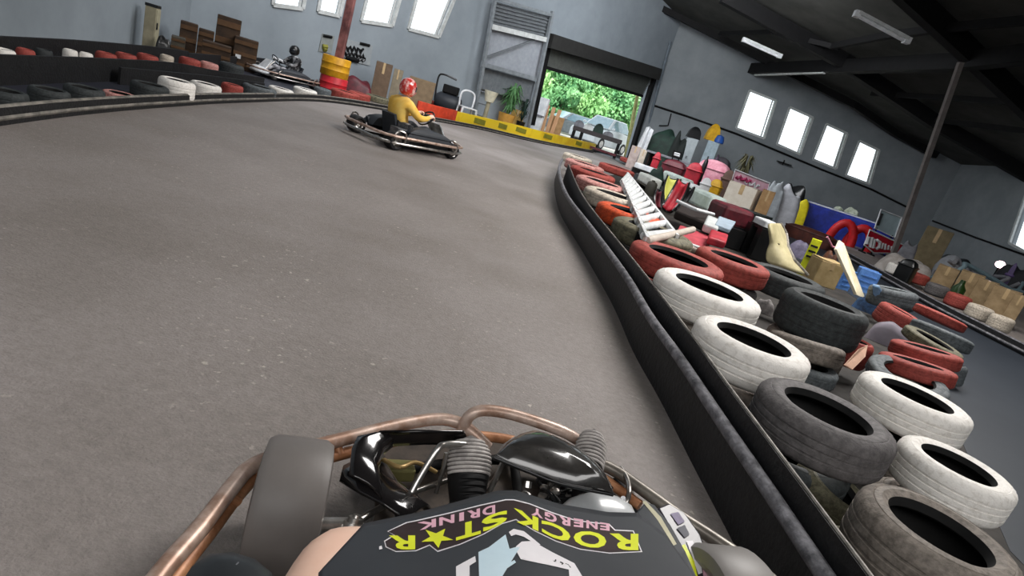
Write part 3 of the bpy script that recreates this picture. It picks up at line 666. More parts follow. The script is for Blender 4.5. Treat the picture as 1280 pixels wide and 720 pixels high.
# ------------------------------------------------------------------ the kart the camera rides on
KR = Vector((.15, 1.0, 0)); KF = empty('go_kart', KR, 'close black hire kart seen over its front, with a lettered dark front panel', 'go-kart')
def k_(px, py, z): return G(px, py, z) - KR
AX = Vector((math.cos(math.radians(17)), math.sin(math.radians(17)), 0))
def ktube(name, pxz, r, mm, sub=5, n=12, close=False):
    m = MB(); m.tube(smooth_path([k_(*p) for p in pxz], sub), r, n); return m.build(name, mm, KF, smooth=True)
Z = .2
ktube('front_bumper_bar', [(120, 830, Z), (200, 718, Z), (250, 660, Z), (292, 606, Z), (312, 585, Z), (345, 571, Z), (440, 546, Z), (500, 531, Z), (545, 524, Z), (572, 528, Z), (590, 540, Z), (610, 560, .17)], .019, M_BUMP)
ktube('lower_bumper_bar', [(135, 840, .16), (222, 716, .16), (262, 665, .16), (303, 612, .16), (330, 592, .16), (400, 575, .16), (450, 562, .16), (530, 545, .16), (600, 545, .16), (660, 556, .16), (740, 590, .16), (800, 632, .16)], .016, M_COPPER)
ktube('centre_hoop', [(580, 560, .14), (579, 536, .2), (588, 519, .25), (606, 513, .27), (640, 518, .27), (690, 534, .26), (716, 546, .24), (735, 560, .2)], .018, M_BUMP)
ktube('side_bumper_bar', [(700, 560, .19), (762, 585, .19), (800, 610, .19), (850, 646, .19), (890, 672, .19), (960, 722, .19), (1040, 800, .19)], .019, mat('grey_tube', '#8b857c', .4, metal=.5, col2='#5f5a54', scale=10))
for (x0, y0, x1, y1) in ((318, 583, 328, 596), (285, 620, 297, 627), (420, 552, 425, 568)):
    m = MB(); m.cyl(k_(x0, y0, .19), k_(x1, y1, .165), .012); m.build('bumper_strut', M_COPPER, KF)
M_TYF = mat('front_wheel_rubber', '#77726f', .5, col2='#6b6663', scale=3)
wheel(KF, G(361, 632, .145) - KR, .155, .155, AX, M_TYF)
wheel(KF, G(902, 766, .145) - KR, .155, .16, AX, mat('right_wheel_rubber', '#8a8683', .5, col2='#7c7875', scale=3))
m = MB(); m.cyl(k_(398, 655, .19), k_(440, 655, .19), .014); m.build('stub_axle', M_CHROME, KF)
m = MB(); c_ = k_(443, 655, .2); m.lathe([(0, .02), (.009, .02), (.01, .014), (.017, .014), (.018, .004), (.024, .004), (.026, -.01), (0, -.01)], c_, Matrix.Rotation(-.5, 3, 'X'), n=20); m.build('hub_nut', M_CHROME, KF, smooth=True)
# floor tray and frame rails
m = MB(); m.plate([k_(x, y, .07) for x, y in ((470, 640), (465, 560), (560, 545), (700, 560), (790, 610), (850, 760), (430, 760))], (0, 0, 1), .008); m.build('floor_tray', mat('dirty_tray', '#55493f', .7, col2='#342c26', scale=12), KF)
for a in (((455, 575, .1), (500, 640, .1), (510, 720, .1)), ((640, 560, .1), (650, 640, .1), (655, 720, .1)), ((770, 600, .1), (800, 650, .1), (830, 760, .1))): ktube('chassis_rail', a, .015, M_STEEL)
ktube('chassis_rail', [(470, 590, .12), (520, 585, .12), (600, 575, .12), (690, 580, .12), (770, 610, .12)], .015, M_STEEL)
# front bodywork: left shell and glossy right shell
m = MB(); m.pillow([k_(x, y, .17) for x, y in ((444, 546), (468, 540), (520, 541), (577, 542), (580, 553), (540, 556), (500, 559), (482, 563), (478, 575), (490, 598), (515, 620), (533, 640), (520, 652), (500, 646), (470, 627), (440, 612), (424, 602), (432, 582), (440, 562))], (0, 0, 1), .0, 2)
def shell(name, top, bot, mm, zt, zb):
    """lofted shell between an upper and a lower outline (pixels), rounded edge between them"""
    m = MB(); n = len(top); vs = []; K = 6
    for j in range(K + 1):
        t = j / K; s_ = math.sin(t * PI / 2); c_2 = 1 - math.cos(t * PI / 2)
        for (a, b) in zip(top, bot):
            pa, pb_ = k_(a[0], a[1], zt + (a[2] if len(a) > 2 else 0)), k_(b[0], b[1], zb + (b[2] if len(b) > 2 else 0)); p = Vector((pa.x + (pb_.x - pa.x) * s_, pa.y + (pb_.y - pa.y) * s_, pa.z + (pb_.z - pa.z) * c_2)); vs.append(p)
    fs = [(j * n + i, j * n + i + 1, (j + 1) * n + i + 1, (j + 1) * n + i) for j in range(K) for i in range(n - 1)]
    m.add(vs, fs); o = m.build(name, mm, KF, smooth=True); md = o.modifiers.new('t', 'SOLIDIFY'); md.thickness = .008; return o
shell('front_fairing', [(437, 592), (440, 560), (447, 545), (470, 540), (520, 541), (577, 542)], [(478, 628), (474, 590), (480, 568), (492, 558), (530, 556), (582, 556)], mat('glossy_black_shell', '#1c1a1b', .18, col2='#121112', coat=.8), .25, .2)
shell('front_fairing_side', [(428, 585), (424, 602), (450, 618), (478, 632), (505, 652)], [(478, 575), (476, 592), (492, 606), (515, 625), (535, 642)], MATS['glossy_black_shell'], .2, .14)
m = MB(); m.pillow([k_(x, y, .27) for x, y in ((620, 568), (628, 556), (642, 546), (660, 541), (685, 546), (706, 556), (730, 570), (750, 588), (764, 606), (768, 618), (752, 611), (720, 606), (690, 600), (660, 588), (636, 577))], (0, 0, 1), .045, 7)
m.build('nose_shell', mat('worn_gloss_shell', '#3a3836', .22, col2='#151414', scale=7, amt=.2, coat=.8), KF, smooth=True)
ktube('shell_lip', [(618, 572, .275), (660, 589, .27), (700, 604, .265), (766, 618, .26)], .006, M_BLK)
# pedals and rods
ktube('brake_pedal', [(596, 558, .27), (575, 555, .28), (556, 556, .28), (546, 563, .27), (522, 602, .2), (500, 645, .13)], .0085, M_CHROME)
ktube('pedal_return_rod', [(558, 566, .25), (553, 590, .2), (545, 616, .14)], .006, M_CHROME)
ktube('throttle_rod', [(630, 576, .22), (622, 592, .2), (611, 616, .17)], .008, M_CHROME)
ktube('front_tube', [(458, 560, .17), (478, 592, .17), (500, 628, .16), (520, 660, .15)], .022, mat('greasy_tube', '#4a403c', .35, metal=.3, col2='#1d1a19', scale=18))
ktube('tie_rod', [(446, 652, .18), (500, 622, .16), (560, 600, .16)], .008, M_CHROME)
ktube('brake_hose', [(480, 575, .2), (500, 584, .22), (520, 578, .2), (545, 590, .16)], .006, mat('brass_pipe', '#a58a5a', .4, metal=.5))
m = MB(); m.box(k_(497, 588, .13), (.09, .05, .04), rz=.4); m.build('caliper', mat('caliper_gold', '#8f8a5a', .4, metal=.4), KF, bevel=.006)
m = MB(); m.ball(k_(502, 652, .12), .014); m.build('rod_joint', M_CHROME, KF, smooth=True)
ktube('throttle_pedal', [(776, 585, .2), (784, 600, .2), (786, 618, .2), (778, 640, .16)], .008, M_CHROME)
m = MB(); m.cyl(k_(779, 622, .2), k_(779, 645, .14), .007); m.build('pedal_post', M_WHITE, KF)
ktube('steering_column', [(590, 640, .15), (600, 700, .4), (590, 900, .6)], .012, M_STEEL)
# master cylinder, cables and fittings in the nose
r2 = random.Random(3)
for i in range(26):
    px, py = 652 + r2.random() * 120, 592 + r2.random() * 40; py += (px - 700) * .18
    if i % 3 == 0:
        m = MB(); c_ = k_(px, py, .13 + r2.random() * .05); m.ball(c_, .010 + r2.random() * .008, .012, .012, 8); m.build('bolt', M_CHROME, KF, smooth=True)
    elif i % 3 == 1:
        m = MB(); a = k_(px, py, .14); m.cyl(a, a + Vector((r2.uniform(-.04, .04), r2.uniform(-.03, .03), r2.uniform(0, .04))), .012, n=8); m.build('fitting', (M_CHROME, M_STEEL)[i % 2], KF, smooth=True)
    else:
        a = [(px + r2.uniform(-28, 28), py + r2.uniform(-14, 14), .12 + r2.random() * .06) for _ in range(4)]; ktube('cable', a, .005, (M_BLK, M_STEEL)[i % 2], 5, 8)
m = MB()
for i in range(7): m.cyl(k_(689 + i * 1.5, 590 + i * 2.3, .17), k_(690 + i * 1.5, 591.2 + i * 2.3, .17) , .016, n=14)
m.build('coil_spring', M_CHROME, KF, smooth=True)
m = MB(); m.box(k_(720, 615, .1), (.22, .12, .05), rz=.3); m.build('battery_tray', M_BLK, KF, bevel=.006)
m = MB(); m.pillow([k_(x, y, .17) for x, y in ((690, 646), (700, 633), (722, 625), (750, 625), (775, 632), (792, 643), (800, 660), (760, 672), (700, 668))], (0, 0, 1), .06, 6); m.build('fuel_tank', mat('tank_plastic', '#d3d5d6', .3, col2='#b6b9bb', coat=.3), KF, smooth=True)
# lettered front panel
YT = [(398, 716), (405, 708), (455, 654), (520, 641), (600, 619), (622, 613), (645, 613), (700, 630), (760, 640), (797, 641), (832, 668), (872, 724)]
def interp(T, x):
    if x <= T[0][0]: return T[0][1]
    for (a, b), (c, d) in zip(T, T[1:]):
        if x <= c: return b + (d - b) * (x - a) / (c - a)
    return T[-1][1]
def pan(x, y, lift=0.0):
    z = .47 + .0009 * (y - 613) + .022 * math.exp(-((x - 640) / 70) ** 2) - .00000045 * (x - 640) ** 2
    p = G(x, y, z); return p + (CAM - p).normalized() * lift - KR
xs = sorted(set([398 + i * (474 / 48) for i in range(49)] + [a for a, b in YT])); R_ = 12; vs = []; fs = []
for x in xs:
    y0 = interp(YT, x)
    for j in range(R_ + 1): vs.append(pan(x, y0 + (800 - y0) * (j / R_) ** 1.3))
for i in range(len(xs) - 1):
    for j in range(R_): fs.append((i * (R_ + 1) + j, (i + 1) * (R_ + 1) + j, (i + 1) * (R_ + 1) + j + 1, i * (R_ + 1) + j + 1))
m = MB(); m.add(vs, fs); PAN = m.build('front_panel', M_BLKM, KF, smooth=True); md = PAN.modifiers.new('t', 'SOLIDIFY'); md.thickness = .006; md.offset = -1 if False else 1
# make sure the thickness grows away from the viewer
nn = PAN.data.polygons[10].normal; md.offset = -1 if nn.dot(CAM - KR - PAN.data.polygons[10].center) > 0 else 1
def decal_poly(name, px, mm, lift, fn=pan, parent=None):
    bm = bmesh.new(); v = [bm.verts.new((x, y, 0)) for x, y in px]; f = bm.faces.new(v)
    bmesh.ops.triangulate(bm, faces=[f])
    for _ in range(2): bmesh.ops.subdivide_edges(bm, edges=[e for e in bm.edges if e.calc_length() > 9], cuts=2, use_grid_fill=False); bmesh.ops.triangulate(bm, faces=bm.faces[:])
    for q_ in bm.verts: q_.co = fn(q_.co.x, q_.co.y, lift)
    me = bpy.data.meshes.new(name); bm.to_mesh(me); bm.free(); me.materials.append(mm); o = bpy.data.objects.new(name, me); COL.objects.link(o); o.parent = parent or PAN; return o
def inset(P, d):
    n = len(P); out = []; ar = sum(P[i][0] * P[(i + 1) % n][1] - P[(i + 1) % n][0] * P[i][1] for i in range(n)); sg = 1 if ar > 0 else -1
    for i in range(n):
        a, b, c = Vector(P[i - 1]), Vector(P[i]), Vector(P[(i + 1) % n]); e1, e2 = (b - a).normalized(), (c - b).normalized(); n1 = Vector((-e1.y, e1.x)) * sg; n2 = Vector((-e2.y, e2.x)) * sg
        k = (n1 + n2); k = k / max(.6, k.length_squared / 2) ; out.append(tuple(b + k * d))
    return out
M_DW = mat('decal_white', '#f2eef0', .45, col2='#e4e0e4'); M_DM = mat('decal_maroon', '#2b1417', .45, col2='#221013'); M_DY = mat('decal_yellow', '#e6ee2c', .45, col2='#d6de20'); M_DP = mat('decal_pink_white', '#e9b9c8', .45, col2='#d9a9b8'); M_DC = mat('decal_pale_blue', '#cfe4ee', .45, col2='#bfd6e2'); M_DO = mat('decal_olive', '#3f4418', .45)
LOGO = [(484, 664), (515, 661), (507, 653), (521, 650), (560, 641), (600, 631), (632, 624), (642, 624), (662, 629), (690, 640), (720, 650), (762, 655), (769, 662), (792, 663), (803, 690), (762, 692), (725, 687), (695, 677), (668, 664), (645, 650), (628, 655), (605, 668), (575, 681), (558, 680), (547, 690), (537, 682), (520, 689), (495, 690), (482, 684), (480, 676), (492, 669)]
decal_poly('logo_outline', LOGO, M_DW, .0012); decal_poly('logo_field', inset(LOGO, 1.3), M_DM, .0024)
def glyph(ch):
    cu = bpy.data.curves.new('g', 'FONT'); cu.body = ch; cu.resolution_u = 3; cu.offset = .035; o = bpy.data.objects.new('g', cu); COL.objects.link(o); dg = bpy.context.evaluated_depsgraph_get(); dg.update()
    me = bpy.data.meshes.new_from_object(o.evaluated_get(dg)); v = [tuple(q.co) for q in me.vertices]; f = [tuple(p.vertices) for p in me.polygons]; bpy.data.objects.remove(o); bpy.data.meshes.remove(me)
    x0, x1 = min(p[0] for p in v), max(p[0] for p in v); y0, y1 = min(p[1] for p in v), max(p[1] for p in v)
    return [((p[0] - x0) / (x1 - x0), (p[1] - y0) / (y1 - y0)) for p in v], f
YUB = [(515, 655), (618, 631), (640, 628), (660, 632), (700, 645), (765, 655)]; YLB = [(515, 665), (618, 642), (640, 638), (660, 642), (700, 656), (765, 664)]
YUA = [(483, 668), (520, 668), (560, 658), (600, 647), (626, 638), (640, 633), (655, 638), (672, 646), (712, 660), (760, 665.5), (800, 666)]; YLA = [(483, 689), (520, 688), (560, 680), (600, 669), (626, 657), (640, 651), (655, 658), (672, 665), (712, 682), (760, 689), (800, 689)]
def letters(name, items, yu, yl, mm, lift, fat=0):
    m = MB()
    for ch, xa, xb in items:
        v, f = glyph(ch); out = []
        for tx, ty in v:
            x = xb - tx * (xb - xa); a, b = interp(yu, x), interp(yl, x); out.append(pan(x, a + (b - a) * ty, lift))
        m.add(out, f)
    return m.build(name, mm, PAN)
STARTXT = [('R', 762, 798), ('O', 717, 758), ('C', 677, 713), ('K', 642, 673), ('S', 602, 634), ('T', 570, 601), ('R', 486, 519)]
letters('logo_lettering', STARTXT, [(x, y + 1.2) for x, y in YUA], [(x, y - 1.4) for x, y in YLA], M_DY, .0040)
decal_poly('logo_star', [(546 + (21 if i % 2 == 0 else 8.5) * math.sin(i * PI / 5 + .1), 672 + (13 if i % 2 == 0 else 5.4) * math.cos(i * PI / 5 + .1)) for i in range(10)], M_DY, .0044)
letters('logo_small_lettering', [('E', 750, 762), ('N', 733, 747), ('E', 717, 729), ('R', 699, 713), ('G', 681, 696), ('Y', 664, 679), ('D', 603, 619), ('R', 584, 600), ('I', 574, 580), ('N', 549, 568), ('K', 522, 545)], YUB, YLB, M_DP, .0036)
# number-plate artwork below the lettering (white and pale blue shards)
for px_, mm in (([(570, 760), (570, 708), (594, 695), (595, 702), (587, 707), (587, 760)], M_DW), ([(598, 690), (611, 684), (632, 668), (637, 686), (651, 682), (622, 706), (607, 722), (604, 760), (600, 760)], M_DC),
                ([(636, 665), (642, 661), (655, 664), (676, 681), (671, 681), (655, 671), (645, 668), (639, 670)], M_DW), ([(645, 683), (652, 677), (665, 676), (690, 690), (718, 704), (729, 722), (731, 760), (714, 760), (711, 712), (694, 708), (664, 696), (651, 699), (646, 690)], M_DW),
                ([(609, 718), (643, 700), (645, 703), (610, 726)], M_DC), ([(690, 697), (712, 706), (714, 710), (692, 702)], M_BLK), ([(474, 683), (477, 682), (478, 686), (474, 687)], M_DW)):
    decal_poly('plate_graphic', px_, mm, .003)
# right-hand side panel with coloured stickers
def side(x, y, lift=0.0):
    z = .33 + .0006 * (y - 640); p = G(x, y, z); return p + (CAM - p).normalized() * lift - KR
SP = [(796, 640), (806, 628), (818, 630), (838, 655), (858, 690), (872, 722), (884, 780), (850, 780), (826, 700)]
m = MB(); P = [side(*p) for p in SP]; m.plate(P, (0, 0, 1), .03); spo = m.build('side_panel', M_BLKM, KF, bevel=.004)
decal_poly('edge_stripe', [(803, 627), (807, 626), (826, 646), (846, 680), (842, 682), (822, 650)], mat('decal_cream', '#cfc9a8', .5), .004, side, spo)
def pod(x, y, lift=0.0):
    p = G(x, y, .26 - .0004 * (y - 640)); return p + (CAM - p).normalized() * lift - KR
m = MB(); m.plate([pod(*p) for p in ((822, 634), (836, 628), (856, 640), (876, 668), (884, 690), (890, 726), (894, 790), (860, 790), (852, 700), (846, 676))], (0, 0, 1), .05); pdo = m.build('side_pod', mat('pod_purple_black', '#2f2a36', .4, col2='#1d1a22', coat=.3), KF, bevel=.006)
for px_, mm in (([(848, 684), (856, 680), (868, 702), (874, 730), (862, 740), (852, 706)], M_DY), ([(858, 676), (866, 676), (874, 694), (878, 716), (873, 718), (866, 698)], M_DW), ([(838, 642), (848, 640), (856, 652), (848, 656)], M_PURP), ([(878, 700), (883, 704), (886, 740), (880, 740)], M_DP), ([(846, 660), (856, 656), (862, 668), (856, 672)], M_GREY)):
    decal_poly('pod_sticker', px_, mm, .003, pod, pdo)
for px_ in ([(811, 660), (821, 668), (820, 670), (812, 664), (812, 669), (810, 668)], [(817, 674), (832, 690), (831, 692), (818, 679)], [(815, 668), (823, 672), (822, 674), (816, 671)]): decal_poly('panel_mark', px_, M_DW, .003, side, spo)
# left rear pod at the bottom edge
def lp(x, y, lift=0.0): p = G(x, y, .27); return p + (CAM - p).normalized() * lift - KR
m = MB(); m.pillow([lp(*p) for p in ((215, 745), (240, 708), (262, 692), (290, 690), (318, 698), (340, 716), (352, 760), (330, 840), (215, 830))], (0, 0, 1), .02, 5); lpo = m.build('side_pod', mat('pod_dark_grey', '#303438', .4, col2='#26292c', coat=.2), KF, smooth=True)
decal_poly('pod_seam', [(284, 716), (298, 702), (299, 703), (286, 717)], M_GREY, .024, lp, lpo)
# seat, steering wheel and rear end (behind the viewer, but part of the kart)
hd = Vector((-AX.y, AX.x, 0))
def kw(f, l, z): return hd * f - AX * l + Vector((.02, -.12, z)) - KR
m = MB(); c_ = kw(.42, 0, .6); R3 = Matrix.Rotation(math.radians(17), 3, 'Z') @ Matrix.Rotation(math.radians(50), 3, 'X')
m.tube([c_ + R3 @ Vector((.14 * math.cos(a), .14 * math.sin(a), 0)) for a in [i * PI / 12 for i in range(24)]], .014, 8, closed=True); m.bar(c_ + R3 @ Vector((-.13, 0, 0)), c_ + R3 @ Vector((.13, 0, 0)), .03, .01); m.build('steering_wheel', M_BLK, KF, smooth=True)
m = MB(); m.plate([kw(.25, -.2, .1), kw(.25, .2, .1), kw(-.2, .2, .1), kw(-.2, -.2, .1)], (0, 0, 1), .03); m.plate([kw(-.18, -.2, .1), kw(-.18, .2, .1), kw(-.32, .18, .55), kw(-.32, -.18, .55)], hd, .03); m.build('seat', M_BLKM, KF, bevel=.01)
for l in (-.5, .5): wheel(KF, kw(-.35, l, .14), .14, .2, AX)
m = MB(); m.cyl(kw(-.35, -.5, .14), kw(-.35, .5, .14), .02); m.build('rear_axle', M_CHROME, KF)

# the kart's own driver: seated body, bare left knee, striped shoes on the pedals
def knee(px, py, z): return tuple(G(px, py, z))
J = [((.02, -.18, .24), .15, .13), ((.03, -.26, .42), .15, .12), ((.03, -.28, .66), .17, .12), ((.03, -.26, .82), .1, .08), ((.03, -.2, .90), .055)]
E_ = [(0, 1), (1, 2), (2, 3), (3, 4)]
lk, la, lt = G(414, 694, .37), G(576, 640, .14), G(588, 606, .15); rk, ra, rt = G(830, 800, .40), G(728, 640, .14), G(735, 605, .15)
for s, kn, an, to in ((-1, lk, la, lt), (1, rk, ra, rt)):
    b = len(J); hip = Vector((.02 + s * .12, -.1, .24)); J += [(tuple(hip), .09), (tuple(hip.lerp(kn, .6)), .072), (tuple(kn), .058), (tuple(kn.lerp(an, .45) - Vector((0, 0, .06))), .04), (tuple(an), .036), (tuple(to), .03)]
    E_ += [(0, b)] + [(b + i, b + i + 1) for i in range(5)]
for s in (-1, 1):
    b = len(J); h = KR + c_ + R3 @ Vector((s * .14, .0, 0)); J += [((.03 + s * .2, -.24, .78), .065), ((.04 + s * .27, -.08, .62), .05), (tuple(h.lerp(Vector((.04 + s * .27, -.08, .62)), .3)), .036), (tuple(h), .024, .034)]
    E_ += [(3, b), (b, b + 1), (b + 1, b + 2), (b + 2, b + 3)]
    for f in range(4):
        k = len(J); o3 = R3 @ Vector((s * .01, .035 - f * .02, .022)); J += [(tuple(h + o3), .010), (tuple(h + o3 + hd * .02 + Vector((0, 0, -.02))), .009), (tuple(h + o3 + hd * .012 + Vector((0, 0, -.045))), .008)]; E_ += [(b + 3, k), (k, k + 1), (k + 1, k + 2)]
    k = len(J); J += [(tuple(h + R3 @ Vector((-s * .03, .02, .02))), .011), (tuple(h + R3 @ Vector((-s * .045, .035, .01))), .009)]; E_ += [(b + 3, k), (k, k + 1)]
def pick2(c):
    if c.y > .02 and c.z < .5: return 1 if (c.y > .18 and (c - lk).length < .24 and c.z > .2) else 2
    if c.z > .88: return 1
    return 0
PF = skin_body('person', J, E_, 0, [M_BLKM, M_SKIN, mat('dark_socks', '#1d1b1c', .8, col2='#131112')], pick2, sub=2)
tag(PF, 'person riding the close kart, bare left knee and striped grey trainers beyond the front panel', 'person')
m = MB(); m.ball((.03, -.2, 1.0), .085, .095, .12, 16); m.build('head', M_SKIN, PF, smooth=True)
m = MB(); m.ball((.03, -.23, 1.03), .125, .14, .135, 20); m.build('helmet', M_BLK, PF, smooth=True)
M_SHOE = mat('shoe_grey_knit', '#7c7774', .7, col2='#4f4b49', scale=20); M_SHOED = mat('shoe_black_laces', '#161516', .6); M_SHOEL = mat('shoe_pale_rib', '#c6c0bc', .6, col2='#8f8a87', scale=20)
def shoe(heel, toe, w, hgt, name='shoe'):
    heel, toe = Vector(heel), Vector(toe); L_ = (toe - heel); l = L_.length; f = L_.normalized(); s = f.cross(Vector((0, 0, 1))).normalized(); u = s.cross(f); m = MB(); vs = []; fs = []; N = 16; S = 14
    prof = lambda t: (w * (.62 + .38 * math.sin(min(1, t * 1.25) * PI / 2)) * (1 if t < .6 else math.sqrt(max(0.01, 1 - ((t - .6) / .4) ** 2.3))), hgt * (1 - .35 * t) * (1 if t < .7 else math.sqrt(max(0.02, 1 - ((t - .7) / .3) ** 2)) * .7 + .3))
    for i in range(S):
        t = i / (S - 1); a_, b_ = prof(t)
        for k in range(N):
            an = 2 * PI * k / N; vs.append(heel + f * (l * t) + s * (a_ * math.cos(an)) + u * (b_ * max(-.35, math.sin(an))))
    for i in range(S - 1):
        for k in range(N): fs.append((i * N + k, i * N + (k + 1) % N, (i + 1) * N + (k + 1) % N, (i + 1) * N + k))
    fs += [tuple(range(N))[::-1], tuple((S - 1) * N + k for k in range(N))]
    m.add(vs, fs); m.mi = [1 if j < N * 6 else 0 for j in range(len(fs))]; o = m.build(name, [M_SHOE, M_SHOED], PF, smooth=True)
    for q_ in range(9):
        t = .48 + q_ * .054; a_, b_ = prof(t); pts = [heel + f * (l * t) + s * (a_ * 1.02 * math.cos(an)) + u * (b_ * 1.02 * math.sin(an)) for an in [PI * .04 + PI * .92 * j / 12 for j in range(13)]]
        m = MB(); m.tube(pts, .0038, 6); m.build('rib', M_SHOEL, o, smooth=True)
    for q_ in range(5):
        t = .06 + q_ * .085; a_, b_ = prof(t); pts = [heel + f * (l * t) + s * (a_ * .8 * math.cos(an)) + u * (b_ * 1.06 * math.sin(an)) for an in [PI * .2 + PI * .6 * j / 8 for j in range(9)]]
        m = MB(); m.tube(pts, .007, 6); m.build('lace', M_SHOED, o, smooth=True)
    return o
shoe(G(583, 640, .14), G(587, 546, .27), .060, .075)
shoe(G(728, 628, .16), G(741, 539, .27), .048, .06)

# ------------------------------------------------------------------ builders for the clutter
def s_at(p): return depth(p) / F
def lean_rot(rz): return Matrix.Rotation(rz, 3, 'Z')
def gpt(px, py, z=0.0, Y=None):
    if Y is None: return G(px, py, z)
    p = D(px, py, Y); p.z = z; return p
def hgt(px, py, Y): return max(.02, D(px, py, Y).z)
def carton(px, pt, pb, w, label, Y=None, z0=0.0, dp=None, rz=0.0, m_=None, group=None, name='cardboard_box', cat='box', tape=True):
    """box whose front bottom middle is at (px, pb), top edge near pt, w pixels wide"""
    px -= (pb - pt) * .15
    if Y is None: p = G(px, pb, z0); h = (pb - pt) * .93 * s_at(p)
    else: p = D(px, pb, Y); p.z = z0; h = hgt(px + (pb - pt) * .3, pt, Y) - z0
    W = w * s_at(p) * .95; d_ = dp or W * .8; f = Vector((p.x, p.y, 0)).normalized(); p = p + f * d_ / 2
    root = empty(name, p, label, cat, group, math.atan2(f.y, f.x) - PI / 2 + rz)
    m = MB(); m.box((0, 0, h / 2), (W, d_, h)); o = m.build('body', m_ or M_CARD, root, bevel=min(.012, W * .04))
    if tape:
        t = max(.006, W * .012); m = MB(); m.box((0, 0, h + t * .3), (W * .14, d_ * 1.005, t)); m.box((0, -d_ / 2 - t * .2, h * .86), (W * .14, t, h * .28)); m.build('tape', mat('parcel_tape', '#c9ad82', .4), root)
        m = MB(); m.box((-W * .27, 0, h + t), (W * .44, d_ * .98, t), rot=Matrix.Rotation(.05, 3, 'Y')); m.build('flap', m_ or M_CARD, root); m = MB(); m.box((W * .27, 0, h + t), (W * .44, d_ * .98, t), rot=Matrix.Rotation(-.05, 3, 'Y')); m.build('flap', m_ or M_CARD, root)
    return root
def heap(px, pt, pb, w, label, mm, cat, name, Y=None, z0=0.0, seed=1, dp=None, lumps=5, group=None):
    """crumpled cloth or sheeting lying in folds"""
    px -= (pb - pt) * .15
    if Y is None: p = G(px, pb, z0); h = (pb - pt) * .93 * s_at(p)
    else: p = D(px, pb, Y); p.z = z0; h = hgt(px + (pb - pt) * .3, pt, Y) - z0
    W = w * s_at(p); d_ = dp or W * .6; r3 = random.Random(seed); vs = []; fs = []; nx, ny = 18, 12; f = Vector((p.x, p.y, 0)).normalized()
    ph = [(r3.uniform(3, 8), r3.uniform(0, 6), r3.uniform(-4, 4)) for _ in range(lumps)]
    for i in range(nx + 1):
        for j in range(ny + 1):
            u, v = i / nx, j / ny; e = min(1, 5.5 * min(u, 1 - u)) * min(1, 5.5 * min(v, 1 - v)); e = math.sin(e * PI / 2)
            k = .9 + .09 * sum(math.sin(a * u * 2 + b + c * v * 2) for a, b, c in ph) / lumps * 1.8; e = max(0, 1 - abs(2 * u - 1) ** 4) ** .6 * max(0, 1 - abs(2 * v - 1) ** 4) ** .6
            vs.append(((u - .5) * W * (1 - .06 * e), (v) * d_, max(.005, h * e * k)))
    for i in range(nx):
        for j in range(ny): a = i * (ny + 1) + j; fs.append((a, a + ny + 1, a + ny + 2, a + 1))
    b = [i * (ny + 1) for i in range(nx + 1)] + [nx * (ny + 1) + j for j in range(1, ny + 1)] + [i * (ny + 1) + ny for i in range(nx - 1, -1, -1)] + [j for j in range(ny - 1, 0, -1)]
    m = MB(); m.add(vs, fs + [tuple(b)]); o = m.build(name, mm, None, smooth=True); o.location = p; o.rotation_euler.z = math.atan2(f.y, f.x) - PI / 2; return tag(o, label, cat, group)
def banner(quad_px, z_or_Y, label, mm, edge=None, marks=None, name='banner', th=.03, feet=True, byY=True, cat='banner'):
    """stiff printed board standing on short feet; quad as TL TR BR BL pixels, at the given distance"""
    if byY:
        P = [D(x, y, z_or_Y[i] if isinstance(z_or_Y, (list, tuple)) else z_or_Y) for i, (x, y) in enumerate(quad_px)]
    c = sum(P, Vector()) / len(P); c0 = Vector((c.x, c.y, 0)); n = (P[1] - P[0]).cross(P[-1] - P[0]).normalized(); n = n if n.dot(CAM - c) > 0 else -n
    root = empty(name, c0, label, cat); Q = [p - c0 for p in P]
    m = MB(); m.plate(Q, n, th); m.build('board', mm, root)
    if edge:
        m = MB(); m.tube([q_ + n * .01 for q_ in Q], th * .8, 6, closed=True); m.build('border', edge, root)
    if feet:
        for a, b in ((Q[-1], Q[-2]), (Q[-2], Q[-1])):
            p_ = a.lerp(b, .12); 
            if p_.z > .03: m = MB(); m.bar(Vector((p_.x, p_.y, .02)) - n * .02, p_ + Vector((0, 0, .05)) - n * .02, .04); m.bar(Vector((p_.x, p_.y, .02)) - n * .2, Vector((p_.x, p_.y, .02)) + n * .16, .05, .04); m.build('foot', M_STEEL, root)
    if marks:
        def bil(u, v): return Q[0].lerp(Q[1], u).lerp(Q[-1].lerp(Q[-2], u), v) + n * .014
        for mm2, strokes in marks:
            m = MB()
            for st, r in strokes: m.tube([bil(u, v) for u, v in st], r, 5)
            m.build('printed_marks', mm2, root)
    return root
def slab(quad_px, zs, label, mm, cat, name, th=.03, group=None):
    P = [G(x, y, z) for (x, y), z in zip(quad_px, zs)]; c = sum(P, Vector()) / len(P); n = (P[1] - P[0]).cross(P[2] - P[0]).normalized(); n = n if n.dot(CAM - c) > 0 else -n
    b = Vector((c.x, c.y, min(p.z for p in P))); m = MB(); m.plate([p - b for p in P], n, th); o = m.build(name, mm, None, bevel=th * .25); o.location = b; return tag(o, label, cat, group)

